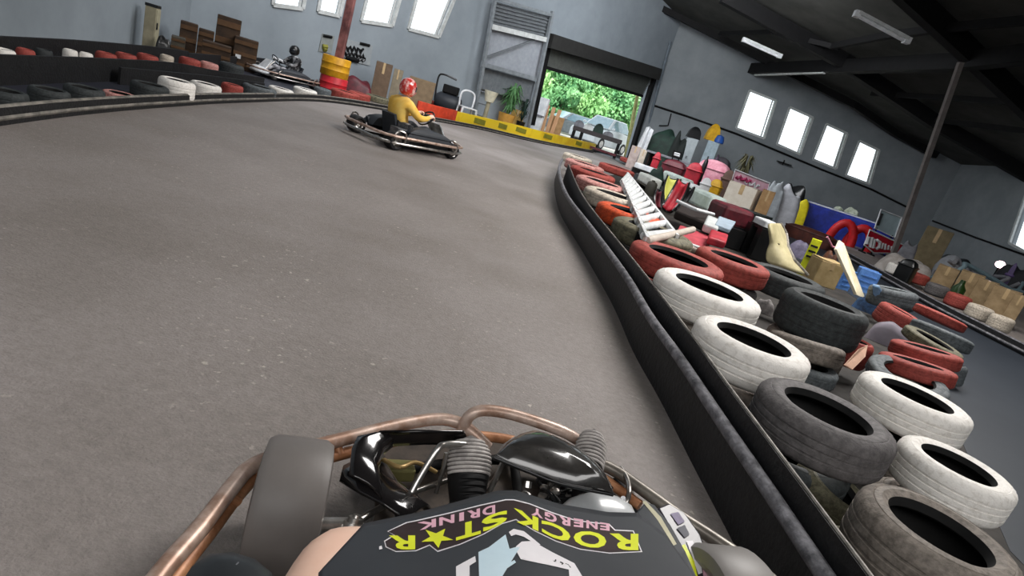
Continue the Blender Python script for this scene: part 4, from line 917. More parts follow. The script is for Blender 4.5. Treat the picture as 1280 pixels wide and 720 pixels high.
# ------------------------------------------------------------------ outside the roller door
def tree(px, Y, r, h, label, seed):
    p = D(px, 150, Y); root = empty('broadleaf_tree', (p.x, p.y, 0), label, 'tree', 'trees beyond the roller door'); r3 = random.Random(seed)
    m = MB(); m.tube([(0, 0, 0), (.1, 0, h * .3), (-.05, .1, h * .6)], [.22, .17, .08], 8)
    for i in range(5): a = i * 1.3; m.tube([(0, 0, h * .3), (r * .5 * math.cos(a), r * .5 * math.sin(a), h * .62)], [.09, .03], 6)
    m.build('trunk', mat('bark', '#6b5b48', .9), root)
    m = MB(); cl = [(r3.uniform(-.6, .6) * r, r3.uniform(-.6, .6) * r, h * r3.uniform(.28, .92), r * r3.uniform(.35, .55)) for _ in range(12)]
    for i in range(2600):
        cx, cy, cz, cr = cl[i % 12]; d = Vector((r3.gauss(0, 1), r3.gauss(0, 1), r3.gauss(0, 1))).normalized() * cr * r3.uniform(.7, 1.05); c = Vector((cx, cy, cz)) + d; q = Euler((r3.uniform(0, 6), r3.uniform(0, 6), r3.uniform(0, 6))).to_matrix(); s_ = r3.uniform(.1, .22)
        m.add([c + q @ Vector(v) for v in ((-s_, 0, 0), (0, -s_ * .6, 0), (s_, 0, 0), (0, s_ * .6, .04))], [(0, 1, 2, 3)])
    m.build('crown', mat('sunlit_leaves_%d' % (seed % 3), ('#b4dc96', '#94c884', '#c4e8a4')[seed % 3], .6, col2=('#5a9a50', '#468250', '#6eaa5c')[seed % 3], scale=.8), root)
for i, (px, Y, r, h) in enumerate([(672, 50, 2.6, 6.3), (700, 46, 2.2, 5.2), (722, 54, 2.9, 6.6), (748, 50, 2.4, 5.6), (770, 47, 2.1, 4.6), (795, 52, 2.6, 5.6), (735, 44, 1.6, 3.0), (690, 43, 1.5, 3.0), (655, 44, 2.2, 5.0), (815, 47, 2.2, 4.6)]):
    tree(px, Y, r, h, ('leafy tree behind the left jamb side of the roller door', 'leafy tree above the grey car', 'tallest leafy tree in the middle of the roller door opening', 'leafy tree directly behind the white car', 'leafy tree between the white car and the right jamb', 'leafy tree nearest the right jamb of the roller door', 'low bushy tree peeping over the white car', 'low bushy tree behind the grey car', 'leafy tree mostly hidden by the left jamb', 'leafy tree mostly hidden by the right jamb')[i], i)
m = MB(); tp = [D(x, y, 34) for x, y in ((797, 118), (786, 186))]; tp[1].z = 0; b_ = Vector((tp[1].x, tp[1].y, 0)); m.tube([tp[0] - b_, tp[1] - b_], [.1, .13], 10); o = m.build('wooden_post', mat('pale_yellow_timber', '#cfc98c', .8, col2='#a9a566', scale=6), None); o.location = b_; tag(o, 'pale yellow timber post standing outside by the right door jamb', 'post')
def car(px, Y, L_, rz, body, label, H_=1.5):
    p = D(px, 170, Y); root = empty('car', (p.x, p.y, 0), label, 'car', None, rz); W_ = 1.75; hw_ = W_ / 2; k = H_ / 1.5
    pr = [(-L_ / 2, .35), (-L_ / 2 + .03, .8 * k), (-L_ / 2 + .3, .95 * k), (-.3 * L_ / 2, 1.0 * k), (.1 * L_, 1.0 * k), (L_ / 2 - .25, .8 * k), (L_ / 2, .62 * k), (L_ / 2, .3), (L_ / 2 - .4, .22), (-L_ / 2 + .4, .22)]
    def ext(P_, w0, w1=None):
        m = MB(); n = len(P_); m.add([(x, -w0, z) for x, z in P_] + [(x, w0, z) for x, z in P_], [tuple(range(n)), tuple(range(2 * n - 1, n - 1, -1))] + [(i, i + n, (i + 1) % n + n, (i + 1) % n) for i in range(n)]); return m
    ext(pr, hw_).build('body', body, root, bevel=.06)
    m = MB(); zb, zt = .98 * k, 1.5 * k; vs = [(-L_ / 2 + .35, -hw_ * .93, zb), (L_ * .2, -hw_ * .93, zb), (L_ * .2, hw_ * .93, zb), (-L_ / 2 + .35, hw_ * .93, zb), (-L_ / 2 + .8, -hw_ * .74, zt), (L_ * .04, -hw_ * .74, zt), (L_ * .04, hw_ * .74, zt), (-L_ / 2 + .8, hw_ * .74, zt)]
    m.add(vs, [(0, 1, 5, 4), (1, 2, 6, 5), (2, 3, 7, 6), (3, 0, 4, 7), (4, 5, 6, 7), (3, 2, 1, 0)]); m.build('cabin', body, root, bevel=.06)
    gl = mat('car_glass', '#a9c4cf', .1, col2='#8fb0bd', coat=.5)
    def qd(i, nm):
        P_ = [Vector(vs[a]) for a in i]; c = sum(P_, Vector()) / 4; m = MB(); nn_ = (P_[1] - P_[0]).cross(P_[2] - P_[0]).normalized(); m.plate([c + (q_ - c) * .86 + nn_ * .015 for q_ in P_], nn_, .02); m.build(nm, gl, root)
    qd((1, 2, 6, 5), 'windscreen'); qd((0, 1, 5, 4), 'side_window'); qd((2, 3, 7, 6), 'side_window'); qd((3, 0, 4, 7), 'rear_window')
    for x in (-L_ * .3, L_ * .31):
        for y in (-1, 1):
            m = MB(); m.cyl((x, y * (hw_ - .18), .32), (x, y * (hw_ + .01), .32), .32, n=24); w_ = m.build('wheel', M_RUB, root, smooth=True); m = MB(); m.cyl((x, y * (hw_ - .02), .32), (x, y * (hw_ + .025), .32), .19, n=16); m.build('hubcap', M_CHROME, w_)
    for y in (-1, 1): m = MB(); m.ball((L_ / 2 - .06, y * hw_ * .7, .62 * k), .1, .2, .1, 10); m.build('headlight', M_WHITE, root, smooth=True)
    for y in (-1, 1): m = MB(); m.ball((L_ * .16, y * (hw_ + .1), 1.05 * k), .07, .12, .08, 10); m.build('wing_mirror', body, root, smooth=True)
car(752, 34, 4.0, math.radians(-125), mat('white_car_paint', '#eef3f5', .25, col2='#e2e9ec', coat=.5), 'white car parked outside the roller door, facing in', 1.75)
car(703, 38, 4.2, math.radians(-150), mat('grey_car_paint', '#9aa0a2', .25, col2='#8a9092', coat=.5), 'grey car parked outside, mostly hidden left of the white car', 1.45)

# ------------------------------------------------------------------ along the back wall, left to right
lk_ = on_wall(187, 55, CL, CLF, .3); lkb = Vector((lk_.x, lk_.y, 0)); root = empty('tall_locker', lkb, 'narrow beige steel locker against the left wall', 'locker', None, math.atan2(wn(CL, CLF).y, wn(CL, CLF).x) + PI / 2)
s_ = s_at(lkb); W = 14 * s_; H_ = max(D(193, 13, lkb.y).z, .8)
m = MB(); m.box((0, 0, H_ / 2), (W, W * .9, H_)); m.build('body', M_TAN, root, bevel=.01)
m = MB(); m.box((0, -W * .46, H_ / 2), (W * .88, .02, H_ * .92)); dd = m.build('door', mat('locker_door', '#b0aa90', .6), root, bevel=.004); m = MB(); m.box((-W * .34, -W * .5, H_ * .6), (.03, .04, .12)); m.build('handle', M_BLK, dd)
m = MB(); m.box((0, 0, H_ + .02), (W * 1.05, W * .95, .05)); m.build('top_cap', M_BLK, root)
for i, (px, pt, pb, w, Y, lb) in enumerate([(238, 30, 58, 20, 12.3, 'upright dark brown crate nearest the left wall corner'), (259, 39, 60, 18, 12.8, 'shorter brown crate between the two tall ones'), (288, 24, 66, 28, 13.4, 'tallest brown crate on the left, by the wall corner'), (309, 50, 74, 28, 13.2, 'squat dark brown crate with a small white label'), (224, 48, 66, 16, 11.6, 'greyish low crate beside the locker'), (272, 56, 76, 34, 12.0, 'low wide brown crate in front of the tall one')]):
    r_ = carton(px, pt, pb, w, lb, Y=Y, m_=M_BROWN if i != 4 else mat('grey_brown_crate', '#4d483e', .8), name='wooden_crate', cat='crate', group='brown crates in the left corner', tape=False, dp=.5)
    bx = [c for c in r_.children][0]; me = bx.data; X = [v.co for v in me.vertices]; w2, d2, h2 = max(v.x for v in X), max(v.y for v in X), max(v.z for v in X)
    for k in range(3): m = MB(); m.box((0, -d2 - .008, h2 * (.15 + .35 * k)), (w2 * 1.96, .02, h2 * .12)); m.build('batten', mat('crate_batten', '#5a4028', .8), r_)
    if i == 3: m = MB(); m.box((-w2 * .55, -d2 - .02, h2 * .4), (w2 * .45, .01, h2 * .12)); m.build('label_sticker', M_WHITE, r_)
heap(206, 44, 54, 18, 'small dark covered bundle on the floor beside the beige locker', M_BLK, 'bundle', 'covered_bundle', Y=11, seed=4)
# wall posters
def poster(quad, label, mm, marks, A=CL, B=C1):
    P = [on_wall(x, y, A, B, .02) for x, y in quad]; c = sum(P, Vector()) / 4; n = wn(A, B); root = empty('wall_sign', c, label, 'sign')
    m = MB(); m.plate([p - c + n * .01 for p in P], n, .02); m.build('panel', mm, root)
    for mm2, strokes in marks:
        for st, r in strokes: m = MB(); m.tube([on_wall(x, y, A, B, .045) - c for x, y in st], r, 5); m.build('printed_marks', mm2, root)
M_SIGN = mat('sign_grey_paper', '#8d9290', .8, col2='#808583')
poster([(403, 42), (418, 45), (414, 67), (398, 64)], 'small grey sign with a dark heading and yellow blot, left of the column', M_SIGN, [(M_BLK, [([(404, 44.5), (415, 46.5)], .04)]), (mat('sign_yellow', '#8f8d3c', .8), [([(403, 58), (409, 59)], .07), ([(404, 61), (408, 62)], .07)])])
sq = lambda x, y, n, dx, a, sd: [([(x + i * dx + .6 * math.sin(i * 2.1 + sd), y + i * dx * .18 + a * math.sin(i * 1.9 + sd)) for i in range(n)], .035)]
poster([(430, 48), (466, 57), (462, 82), (424, 73)], 'pale wall sign with dark splashy lettering right of the red column', mat('sign_pale', '#9aa0a2', .8, col2='#90969a'), [(M_BLK, sq(427, 66, 22, 1.4, 3, 0) + sq(430, 60, 16, 1.6, 4, 2) + sq(430, 71, 20, 1.4, 1.5, 1) + [([(432, 72), (448, 76)], .07), ([(450, 54), (462, 57)], .04)])])
# rack on the wall left of the roller door
rk = empty('storage_rack', (0, 0, 0), 'tall grey steel rack with braced back panel left of the roller door', 'rack')
def rw(x, y, off=.5): return on_wall(x, y, CL, C1, off)
M_RACK = mat('rack_galvanised', '#8e959a', .5, metal=.2); M_RACKD = mat('rack_panel', '#6d7276', .7, col2='#5d6266')
fl = rw(598, 128, .5); fl.z = 0; fr = rw(664, 150, .5); fr.z = 0; rk.location = (fl + fr) / 2; rk.location.z = 0; ro = Vector(rk.location)
for a, b in (((620, -8), fl), ((691, 14), fr)):
    m = MB(); m.bar(rw(*a) - ro, b - ro, .11, .11); m.build('upright', M_RACK, rk)
for a, b, w_ in (((614, 33), (684, 50), .16), ((602, 80), (670, 99), .14), ((620, -2), (690, 19), .1)):
    m = MB(); m.bar(rw(*a, .5) - ro, rw(*b, .5) - ro, .1, w_); m.build('beam', M_FRAME if w_ > .15 else M_RACK, rk)
m = MB(); m.plate([rw(x, y, .35) - ro for x, y in ((619, 2), (689, 21), (685, 47), (614, 31))], nb, .03); pn = m.build('top_panel', M_RACKD, rk)
for i in range(7): m = MB(); t = i / 6; a = rw(619 - 4.5 * t, 3 + 27 * t, .40); b = rw(689 - 4 * t, 22 + 24 * t, .40); m.bar(a - ro, b - ro, .03, .03); m.build('corrugation', MATS['rack_panel'], pn)
m = MB(); m.plate([rw(x, y, .3) - ro for x, y in ((613, 36), (684, 53), (671, 97), (602, 79))], nb, .03); m.build('back_panel', mat('rack_back_sheet', '#9a9fa6', .7, col2='#8c9198'), rk)
m = MB(); m.bar(rw(604, 73, .42) - ro, rw(668, 50, .42) - ro, .05, .07); m.build('brace', M_RACKD, rk)
m = MB(); m.plate([rw(x, y, .3) - ro for x, y in ((601, 84), (669, 102), (662, 128), (597, 110))], nb, .04); m.build('lower_panel', M_RACKD, rk)
# things behind the red and yellow barrier
carton(479, 80, 113, 21, 'tall brown cardboard box behind the helmet of the kart driver', Y=17.0, m_=mat('brown_card_dark', '#6d5a49', .85), dp=.45)
carton(497, 88, 113, 12, 'narrow beige carton beside the tall brown one', Y=17.6, m_=mat('beige_card', '#8d8370', .85), dp=.3)
carton(527, 100, 124, 34, 'long low plywood crate behind the helmet, in front of the back wall', Y=18.6, m_=mat('plywood', '#8a765d', .8), dp=.4, name='plywood_crate', cat='crate', tape=False)
heap(446, 96, 113, 44, 'dark maroon covered heap right of the red drum', M_MAROON, 'covered heap', 'covered_heap', Y=16.2, seed=2)
root = empty('air_compressor', gpt(561, 124, 0, 19.5), 'black workshop machine with bent tube handle near the stool', 'machine')
m = MB(); m.lathe([(0, -.45), (.2, -.42), (.28, -.3), (.28, .3), (.2, .42), (0, .45)], (0, 0, .45), Matrix.Rotation(PI / 2, 3, 'Y'), 20); m.build('tank', M_BLKM, root, smooth=True)
m = MB(); m.box((0, 0, .86), (.5, .3, .26)); m.build('motor', M_STEEL, root, bevel=.03)
m = MB(); m.tube(smooth_path([(-.45, 0, .4), (-.5, 0, 1.1), (-.35, 0, 1.25), (.1, 0, 1.2)], 4), .03, 8); m.build('handle', M_BLK, root, smooth=True)
for x in (-.3, .3): m = MB(); m.cyl((x, -.2, .12), (x, .2, .12), .12); m.build('wheel', M_RUB, root, smooth=True)
def stool(p, h, w, label):
    root = empty('plastic_chair', p, label, 'chair', None, .5); m = MB(); m.box((0, 0, h * .5), (w, w, .04)); m.build('seat', M_WHITE, root, bevel=.01)
    for x in (-1, 1):
        for y in (-1, 1): m = MB(); m.bar((x * w * .56, y * w * .56, 0), (x * w * .45, y * w * .45, h * .5), .05); m.build('leg', M_WHITE, root)
    m = MB(); m.tube(smooth_path([(-w * .45, w * .45, h * .5), (-w * .45, w * .52, h * .9), (0, w * .54, h), (w * .45, w * .52, h * .9), (w * .45, w * .45, h * .5)], 4), .03, 8); m.build('backrest', M_WHITE, root, smooth=True)
stool(gpt(585, 133, 0, 19.0), 1.0, .5, 'white plastic chair behind the yellow barrier')
root = empty('post_lamp', gpt(609, 135, 0, 20.0), 'cream bucket-shaped shade on a post left of the potted plant', 'lamp'); m = MB(); m.tube([(0, 0, 0), (0, 0, .9)], .07, 10); m.build('post', M_TAN, root); m = MB(); m.lathe([(.14, .85), (.24, 1.2), (.22, 1.2), (.12, .87)], n=20, closed=True); m.build('shade', mat('cream_shade', '#ddd8c2', .6), root, smooth=True)
root = empty('handcart', gpt(600, 132, 0, 21.0), 'grey steel hand truck leaning by the rack', 'hand truck'); m = MB()
for x in (-.2, .2): m.tube([(x, 0, 0), (x, .15, 1.35)], .025, 8)
for z in (.3, .7, 1.1): m.tube([(-.2, z * .11, z), (.2, z * .11, z)], .02, 8)
m.build('frame', mat('cart_grey', '#70767c', .5), root); m = MB(); m.box((0, -.12, .02), (.42, .26, .02)); m.build('toe_plate', M_STEEL, root)
for x in (-.26, .26): m = MB(); m.cyl((x - .03, .06, .12), (x + .03, .06, .12), .12); m.build('wheel', M_RUB, root, smooth=True)
def plant(p, h, w, label, potm, seed=1, leafm=M_LEAFD, n=70, pot=.35):
    root = empty('potted_plant', p, label, 'plant'); r3 = random.Random(seed)
    m = MB(); m.lathe([(0, 0), (w * .22, 0), (w * .30, h * pot), (w * .26, h * pot), (w * .25, h * pot * .9), (0, h * pot * .9)], n=20); m.build('pot', potm, root, smooth=True)
    m = MB()
    for i in range(n):
        a = r3.uniform(0, 2 * PI); L_ = r3.uniform(.35, 1) * w * .65; up = h * r3.uniform(.5, 1); b = Vector((0, 0, h * pot * .9)); mid = Vector((math.cos(a) * L_ * .4, math.sin(a) * L_ * .4, up)); tip = Vector((math.cos(a) * L_, math.sin(a) * L_, up * r3.uniform(.6, .95))); s = Vector((-math.sin(a), math.cos(a), 0)) * w * .035
        m.add([b - s * .3, b + s * .3, mid + s, tip, mid - s], [(0, 1, 2, 4), (4, 2, 3)])
    m.build('foliage', leafm, root); return root
plant(gpt(632, 150, 0, 22.4), hgt(640, 102, 22.4), 1.1, 'green leafy pot plant in a yellow tub between stool and cartons', mat('yellow_tub', '#cf9a45', .6), 3, n=90)
carton(646, 138, 157, 17, 'yellowish carton behind the barrier, right of the pot plant', Y=23.2, m_=mat('yellow_card', '#c9a45c', .8), dp=.5)
plant(gpt(652, 150, 0, 23.2), 1.35, .6, 'small dark plant by the foot of the rack', M_BLK, 5, M_GREEN, 40)
root = empty('wrapped_board', gpt(664, 160, 0, 24.6), 'tall white wrapped panel leaning at the left side of the door', 'panel', None, -.5); hh = hgt(668, 118, 24.0)
m = MB(); m.box((0, .1, hh / 2), (.75, .16, hh), rot=Matrix.Rotation(-.05, 3, 'X')); m.build('wrapped_board', M_WHITE, root, bevel=.03); m = MB(); m.box((0, .02, hh * .55), (.77, .16, .05)); m.build('strap', M_GREY, root)
M_PLANK = mat('pale_timber', '#cfa682', .8, col2='#a67c58', scale=4, stretch=(1, 1, .2))
for i, (px, pt, lb) in enumerate([(677, 130, 'first pale plank standing right of the white wrapped panel'), (684, 133, 'second pale plank, leaning between the other two'), (691, 136, 'shorter reddish plank beside the cartons at the door')]):
    p = gpt(px, 163, 0, 25.6); hh = hgt(px + 6, pt, 24.3); m = MB(); m.box((0, 0, hh / 2), (.16, .06, hh), rot=Matrix.Rotation(.06 * (i - 1), 3, 'Y')); o = m.build('plank', M_PLANK, None, bevel=.008); o.location = p; tag(o, lb, 'plank')
carton(694, 146, 170, 18, 'brown carton at the door behind the yellow barrier', Y=26.2, dp=.5)
# dark workbench-like trailer before the door
root = empty('flatbed_trolley', gpt(744, 178, 0, 28.2), 'low dark flatbed trolley with junk on top in front of the white car', 'trolley', None, -.12); s_ = s_at(gpt(744, 178, 0, 28.2)); W = 62 * s_
m = MB(); m.box((0, 0, .78), (W, .8, .2)); m.build('deck', mat('trolley_dark', '#3a3436', .6), root, bevel=.02)
for x in (-W * .46, -W * .3, W * .46):
    m = MB(); m.box((x, -.3, .34), (.14, .14, .68)); m.build('leg', M_STEEL, root)
m = MB(); m.bar((-W * .48, -.38, .2), (W * .48, -.38, .16), .1); m.build('rail', M_MAROON, root)
for i, (x, h_, mm, nm) in enumerate([(-W * .42, .3, M_GREY, 'toolbox'), (-W * .22, .25, M_FRAME, 'plastic_tray'), (-W * .02, .42, M_GREEN, 'folded_bag'), (W * .2, .2, M_GREY, 'toolbox')]):
    p = Vector(root.location) + Matrix.Rotation(-.12, 3, 'Z') @ Vector((x, 0, .88)); m = MB(); m.pillow([(-.25, -.2, 0), (.25, -.2, 0), (.28, .2, 0), (-.25, .22, 0)], (0, 0, 1), h_, 5); o = m.build(nm, mm, None, smooth=True); o.location = p
    tag(o, ('grey toolbox at the left end of the dark trolley', 'pale tray on the trolley next to the toolbox', 'dark green bag in the middle of the trolley', 'grey toolbox on the right half of the trolley')[i], 'box' if 'bag' not in nm else 'bag')
# white crumpled sheeting and green tarpaulin right of the door
m = MB(); r3 = random.Random(9); P0 = gpt(795, 200, 0, 24.5); hh = hgt(800, 154, 24.5); vs = []; fs = []
for i in range(9):
    for j in range(9):
        u, v = i / 8, j / 8; vs.append(((u - .5) * .42 * (1 - .3 * v) + v * .1, .1 * math.sin(u * 9 + v * 2) + .05 * r3.random(), v * hh * (1 - .1 * abs(u - .4))))
for i in range(8):
    for j in range(8): a = i * 9 + j; fs.append((a, a + 9, a + 10, a + 1))
m.add(vs, fs); o = m.build('hanging_sheet', M_WHITE, None, smooth=True); o.location = P0; md = o.modifiers.new('t', 'SOLIDIFY'); md.thickness = .02; tag(o, 'bright white crumpled plastic sheet standing beside the right door jamb', 'sheet')
heap(826, 158, 204, 46, 'large dark green tarpaulin heap right of the roller door', M_GREEN, 'tarpaulin', 'tarpaulin', Y=25.0, seed=7)
heap(846, 164, 205, 22, 'smaller black-green covered pile next to the green tarpaulin', mat('black_green', '#141c1a', .8), 'covered pile', 'covered_pile', Y=24.2, seed=12)
def cabinet(px, pt, pb, w, Y, mm, label, name='steel_cabinet', rz=0):
    px -= (pb - pt) * .15; p = D(px, pb, Y); p.z = 0; h = hgt(px + (pb - pt) * .3, pt, Y); W = w * s_at(p); f = Vector((p.x, p.y, 0)).normalized(); root = empty(name, p, label, 'cabinet', None, math.atan2(f.y, f.x) - PI / 2 + rz)
    m = MB(); m.box((0, .25, h / 2), (W, .5, h)); m.build('body', mm, root, bevel=.01)
    for s in (-1, 1): m = MB(); m.box((s * W * .245, -.01, h / 2), (W * .47, .02, h * .94)); d = m.build('door', mm, root, bevel=.004); m = MB(); m.box((s * W * .05, -.03, h * .55), (.02, .03, .12)); m.build('handle', M_STEEL, d)
    return root, h, p
M_CAB = mat('cabinet_pale_grey', '#b3bcc0', .5, col2='#a3acb0')
_, hz_, p = cabinet(858, 172, 210, 14, 26.5, M_CAB, 'pale grey cabinet with a black bag on top, right of the dark pile')
m = MB(); m.pillow([(-.3, -.02, 0), (.3, -.02, 0), (.32, .4, 0), (-.28, .42, 0)], (0, 0, 1), .5, 6); o = m.build('holdall_bag', M_BLK, None, smooth=True); o.location = (p.x, p.y, hz_); tag(o, 'black slumped bag on top of the pale grey cabinet', 'bag')
_, hz_, p = cabinet(884, 176, 214, 14, 27.0, mat('cabinet_pale_blue', '#a9bcc6', .5), 'pale blue cabinet with yellow cloth and blue lid on top')
m = MB(); m.pillow([(-.3, -.05, 0), (.3, -.05, 0), (.32, .4, 0), (-.28, .42, 0)], (0, 0, 1), .75, 6); o = m.build('yellow_sack', M_YEL, None, smooth=True); o.location = (p.x - .12, p.y + .1, hz_); tag(o, 'bright yellow sack on the pale blue cabinet', 'sack')
m = MB(); m.lathe([(0, .36), (.16, .3), (.22, .12), (.22, 0), (0, 0)], n=16); o = m.build('blue_bucket', mat('strong_blue', '#2456a8', .5), None, smooth=True); o.location = (p.x + .2, p.y + .1, hz_); tag(o, 'blue upturned bucket beside the yellow sack', 'bucket')
# workbench with a framed board
root = empty('workbench', gpt(838, 212, 0, 22.0), 'grey workbench cluttered with parts in front of the dark pile', 'bench', None, -.35)
m = MB(); m.box((0, 0, .86), (2.0, .7, .07)); m.build('bench_top', M_GREY, root, bevel=.01)
for x in (-.9, .9):
    for y in (-.28, .28): m = MB(); m.box((x, y, .42), (.08, .08, .84)); m.build('leg', M_STEEL, root)
banner([(842, 188), (852, 191), (850, 199), (840, 196)], 21.4, 'small black board with white markings standing by the workbench', M_BLK, M_STEEL, [(M_WHITE, [([(.15, .3), (.85, .3)], .03), ([(.15, .6), (.85, .6)], .03)])], name='notice_board', cat='sign')
# red and pink items along the middle distance
def pad(px, pt, pb, w, label, mm, name, cat, Y=None, z0=0.0, rz=0.0, dp=None, dome=.25, group=None):
    px -= (pb - pt) * .15
    if Y is None: p = G(px, pb, z0); h = (pb - pt) * .9 * s_at(p)
    else: p = D(px, pb, Y); p.z = z0; h = hgt(px + (pb - pt) * .3, pt, Y) - z0
    W = w * s_at(p); d_ = dp or W * .7; f = Vector((p.x, p.y, 0)).normalized(); root = empty(name, p + f * d_ / 2, label, cat, group, math.atan2(f.y, f.x) - PI / 2 + rz)
    O = [(W / 2 * math.copysign(abs(math.cos(a)) ** .35, math.cos(a)), d_ / 2 * math.copysign(abs(math.sin(a)) ** .35, math.sin(a))) for a in [2 * PI * i / 28 for i in range(28)]]
    m = MB(); n = len(O); hh = h * (1 - dome); m.add([(x * .96, y * .96, 0) for x, y in O] + [(x, y, hh * .15) for x, y in O] + [(x, y, hh) for x, y in O], [(j * n + i, j * n + (i + 1) % n, (j + 1) * n + (i + 1) % n, (j + 1) * n + i) for j in range(2) for i in range(n)] + [tuple(range(n))[::-1]])
    m.pillow([(x, y, hh) for x, y in O], (0, 0, 1), h * dome, 5); m.build('body', mm, root, smooth=True)
    m = MB(); m.tube([(x * 1.0, y * 1.0, hh) for x, y in O], h * .03 + .004, 6, closed=True); m.build('seam', mm, root, smooth=True)
    return root
pad(821, 190, 204, 9, 'small bright red crate-like pad left of the long maroon bench', M_RED, 'red_pad', 'pad', Y=21.5)
pad(842, 200, 220, 30, 'long maroon padded bench behind the white barrier blocks', M_MAROON, 'padded_bench', 'bench', Y=20.3, rz=-.3, dp=.5)
pad(866, 203, 228, 19, 'bright red cube seat in the middle of the far clutter', M_RED, 'cube_stool', 'stool', Y=19.5)
carton(792, 183, 203, 12, 'pale pinkish carton just inside the right door jamb', Y=23.5, m_=mat('pale_carton', '#b9a9a4', .8), dp=.4)
carton(802, 187, 205, 8, 'cream cone-topped box before the green tarpaulin', Y=22.8, m_=mat('cream_card', '#cfc3b4', .8), dp=.3)
carton(812, 191, 207, 9, 'small brown carton before the green tarpaulin', Y=22.6, m_=mat('brown_card_b', '#5a4034', .8), dp=.3)
def gas_bottle(px, pt, pb, w, Y, mm, label):
    p = gpt(px, pb, 0, Y); h = hgt(px, pt, Y); r = w * s_at(p) / 2; m = MB(); m.lathe([(0, 0), (r * .9, 0), (r, .04), (r, h * .78), (r * .8, h * .88), (r * .3, h * .93), (r * .3, h), (0, h)], n=18); o = m.build('gas_bottle', mm, None, smooth=True); o.location = p; tag(o, label, 'gas bottle')
gas_bottle(875, 192, 222, 6, 19.8, M_BLK, 'slim black upright bottle right of the red cube seat')
gas_bottle(887, 190, 222, 8, 21.5, mat('dark_violet', '#3a2c3e', .6), 'dark violet rounded bottle against the wall')
pad(891, 200, 226, 40, 'long faded pink and white covered bench before the wall', M_PINK, 'covered_bench', 'bench', Y=20.6, rz=-.35, dp=.6)
pad(900, 196, 216, 24, 'dark grey covered seat row against the wall left of the small tree', mat('dark_covered', '#38343a', .8), 'covered_furniture', 'furniture', Y=23.5, rz=-.3, dp=.5)
plant(gpt(922, 232, 0, 21.0), hgt(924, 189, 21.0), .8, 'small brownish-green tree in a green pot by the wall', mat('pot_green', '#2f7a58', .5), 8, mat('olive_leaves', '#5d5a3c', .8, col2='#3e3d2c'), 90)
pad(881, 222, 240, 12, 'white plastic kart pod standing before the pink bench', M_WHITE, 'kart_pod', 'kart pod', Y=16.0, rz=.3)
pad(895, 224, 238, 15, 'amber yellow curved plastic part beside the white pod', M_YEL, 'curved_part', 'plastic part', Y=16.3, rz=-.3)
pad(908, 212, 236, 14, 'brown-grey leather seat right of the amber part', mat('brown_leather', '#6b5248', .6), 'leather_cushion', 'cushion', Y=17.0)
# banners and boxes
M_BANP = mat('banner_pink_print', '#e2c3cf', .6, col2='#c98aa0', scale=2)
wv = lambda u0, u1, v, a, n=9: [(u0 + (u1 - u0) * i / (n - 1), v + a * math.sin(i * 2.3)) for i in range(n)]
banner([(919, 212), (962, 229), (955, 252), (911, 236)], 17.0, 'pale pink banner with white and magenta script, right of the small tree', M_BANP, M_WHITE, [(mat('magenta_print', '#b03a66', .6), [(wv(.08, .5, .3, .08), .05), (wv(.1, .8, .62, .04), .03)]), (M_WHITE, [(wv(.35, .75, .38, .14), .035)])])
carton(927, 232, 256, 38, 'long white foam box below the pink banner', Y=15.0, m_=mat('foam_white', '#ded7cb', .8, col2='#cfc6b8'), dp=.5, rz=-.3, name='foam_box')
carton(955, 238, 264, 16, 'light brown carton between the pink banner and the white wrapping', Y=14.6, dp=.4)
heap(981, 232, 268, 40, 'crumpled white plastic wrapping left of the yellow cloth', mat('white_wrap', '#c6c8ce', .5, col2='#a7a9b0', scale=3), 'wrapping', 'plastic_wrapping', Y=18.0, seed=21)
heap(972, 224, 240, 26, 'pale grey sheet lying behind the white wrapping', mat('pale_sheet', '#a9b0b5', .7), 'sheet', 'grey_sheet', Y=18, seed=22)
heap(1003, 246, 268, 18, 'bright yellow cloth draped at the left end of the blue tarp', mat('yellow_cloth_b', '#e6d81e', .7, col2='#c9b915'), 'cloth', 'yellow_cloth', Y=19.5, seed=31)
heap(990, 228, 252, 40, 'black bin bags heaped along the wall behind the white wrapping', M_BLK, 'bags', 'bin_bags', Y=20, seed=33)
# blue inflated kerb with red arches
P = [gpt(992, 270, 0, 20.6), gpt(1030, 285, 0, 20.2), gpt(1080, 299, 0, 19.6), gpt(1110, 312, 0, 19.2)]; P = smooth_path(P); b = P[len(P) // 2].copy()
root = empty('blue_mattress_barrier', b, 'long dark blue padded barrier with red bulges behind the lane', 'barrier'); hh = hgt(1050, 264, 20)
m = ribbon([p - b for p in P], 0, hh * .86, .35); m.tube([p - b + Vector((0, 0, hh * .84)) for p in P], .17, 10); m.build('padding', M_BLUE, root, smooth=True)
m = MB(); m.tube([p - b + Vector((0, -.12, hh * .98)) for p in P], .03, 6); m.build('white_piping', M_WHITE, root)
for i, (px, py) in enumerate(((1052, 296), (1073, 303))):
    c = gpt(px, py, 0, 18.4); s_ = s_at(c); m = MB(); a_ = [(13 * s_ * math.cos(t), 0, 26 * s_ * math.sin(t)) for t in [PI * k / 12 for k in range(13)]]; m.tube(a_, .13, 10); o = m.build('red_arch', mat('arch_red', '#d8242a', .5, col2='#b01a20'), None, smooth=True); o.location = (c.x, c.y, .0); o.rotation_euler.z = -.4
    tag(o, ('left of the two red padded arches against the blue barrier', 'right of the two red padded arches, next to the red pennant board')[i], 'padded arch', 'red padded arches')
heap(1058, 258, 270, 44, 'white and green papers along the top of the blue padded barrier', mat('paper_mix', '#b9bfb0', .7, col2='#6a7a5a', scale=8, amt=.2), 'papers', 'paper_pile', Y=21.3, seed=35, z0=0)
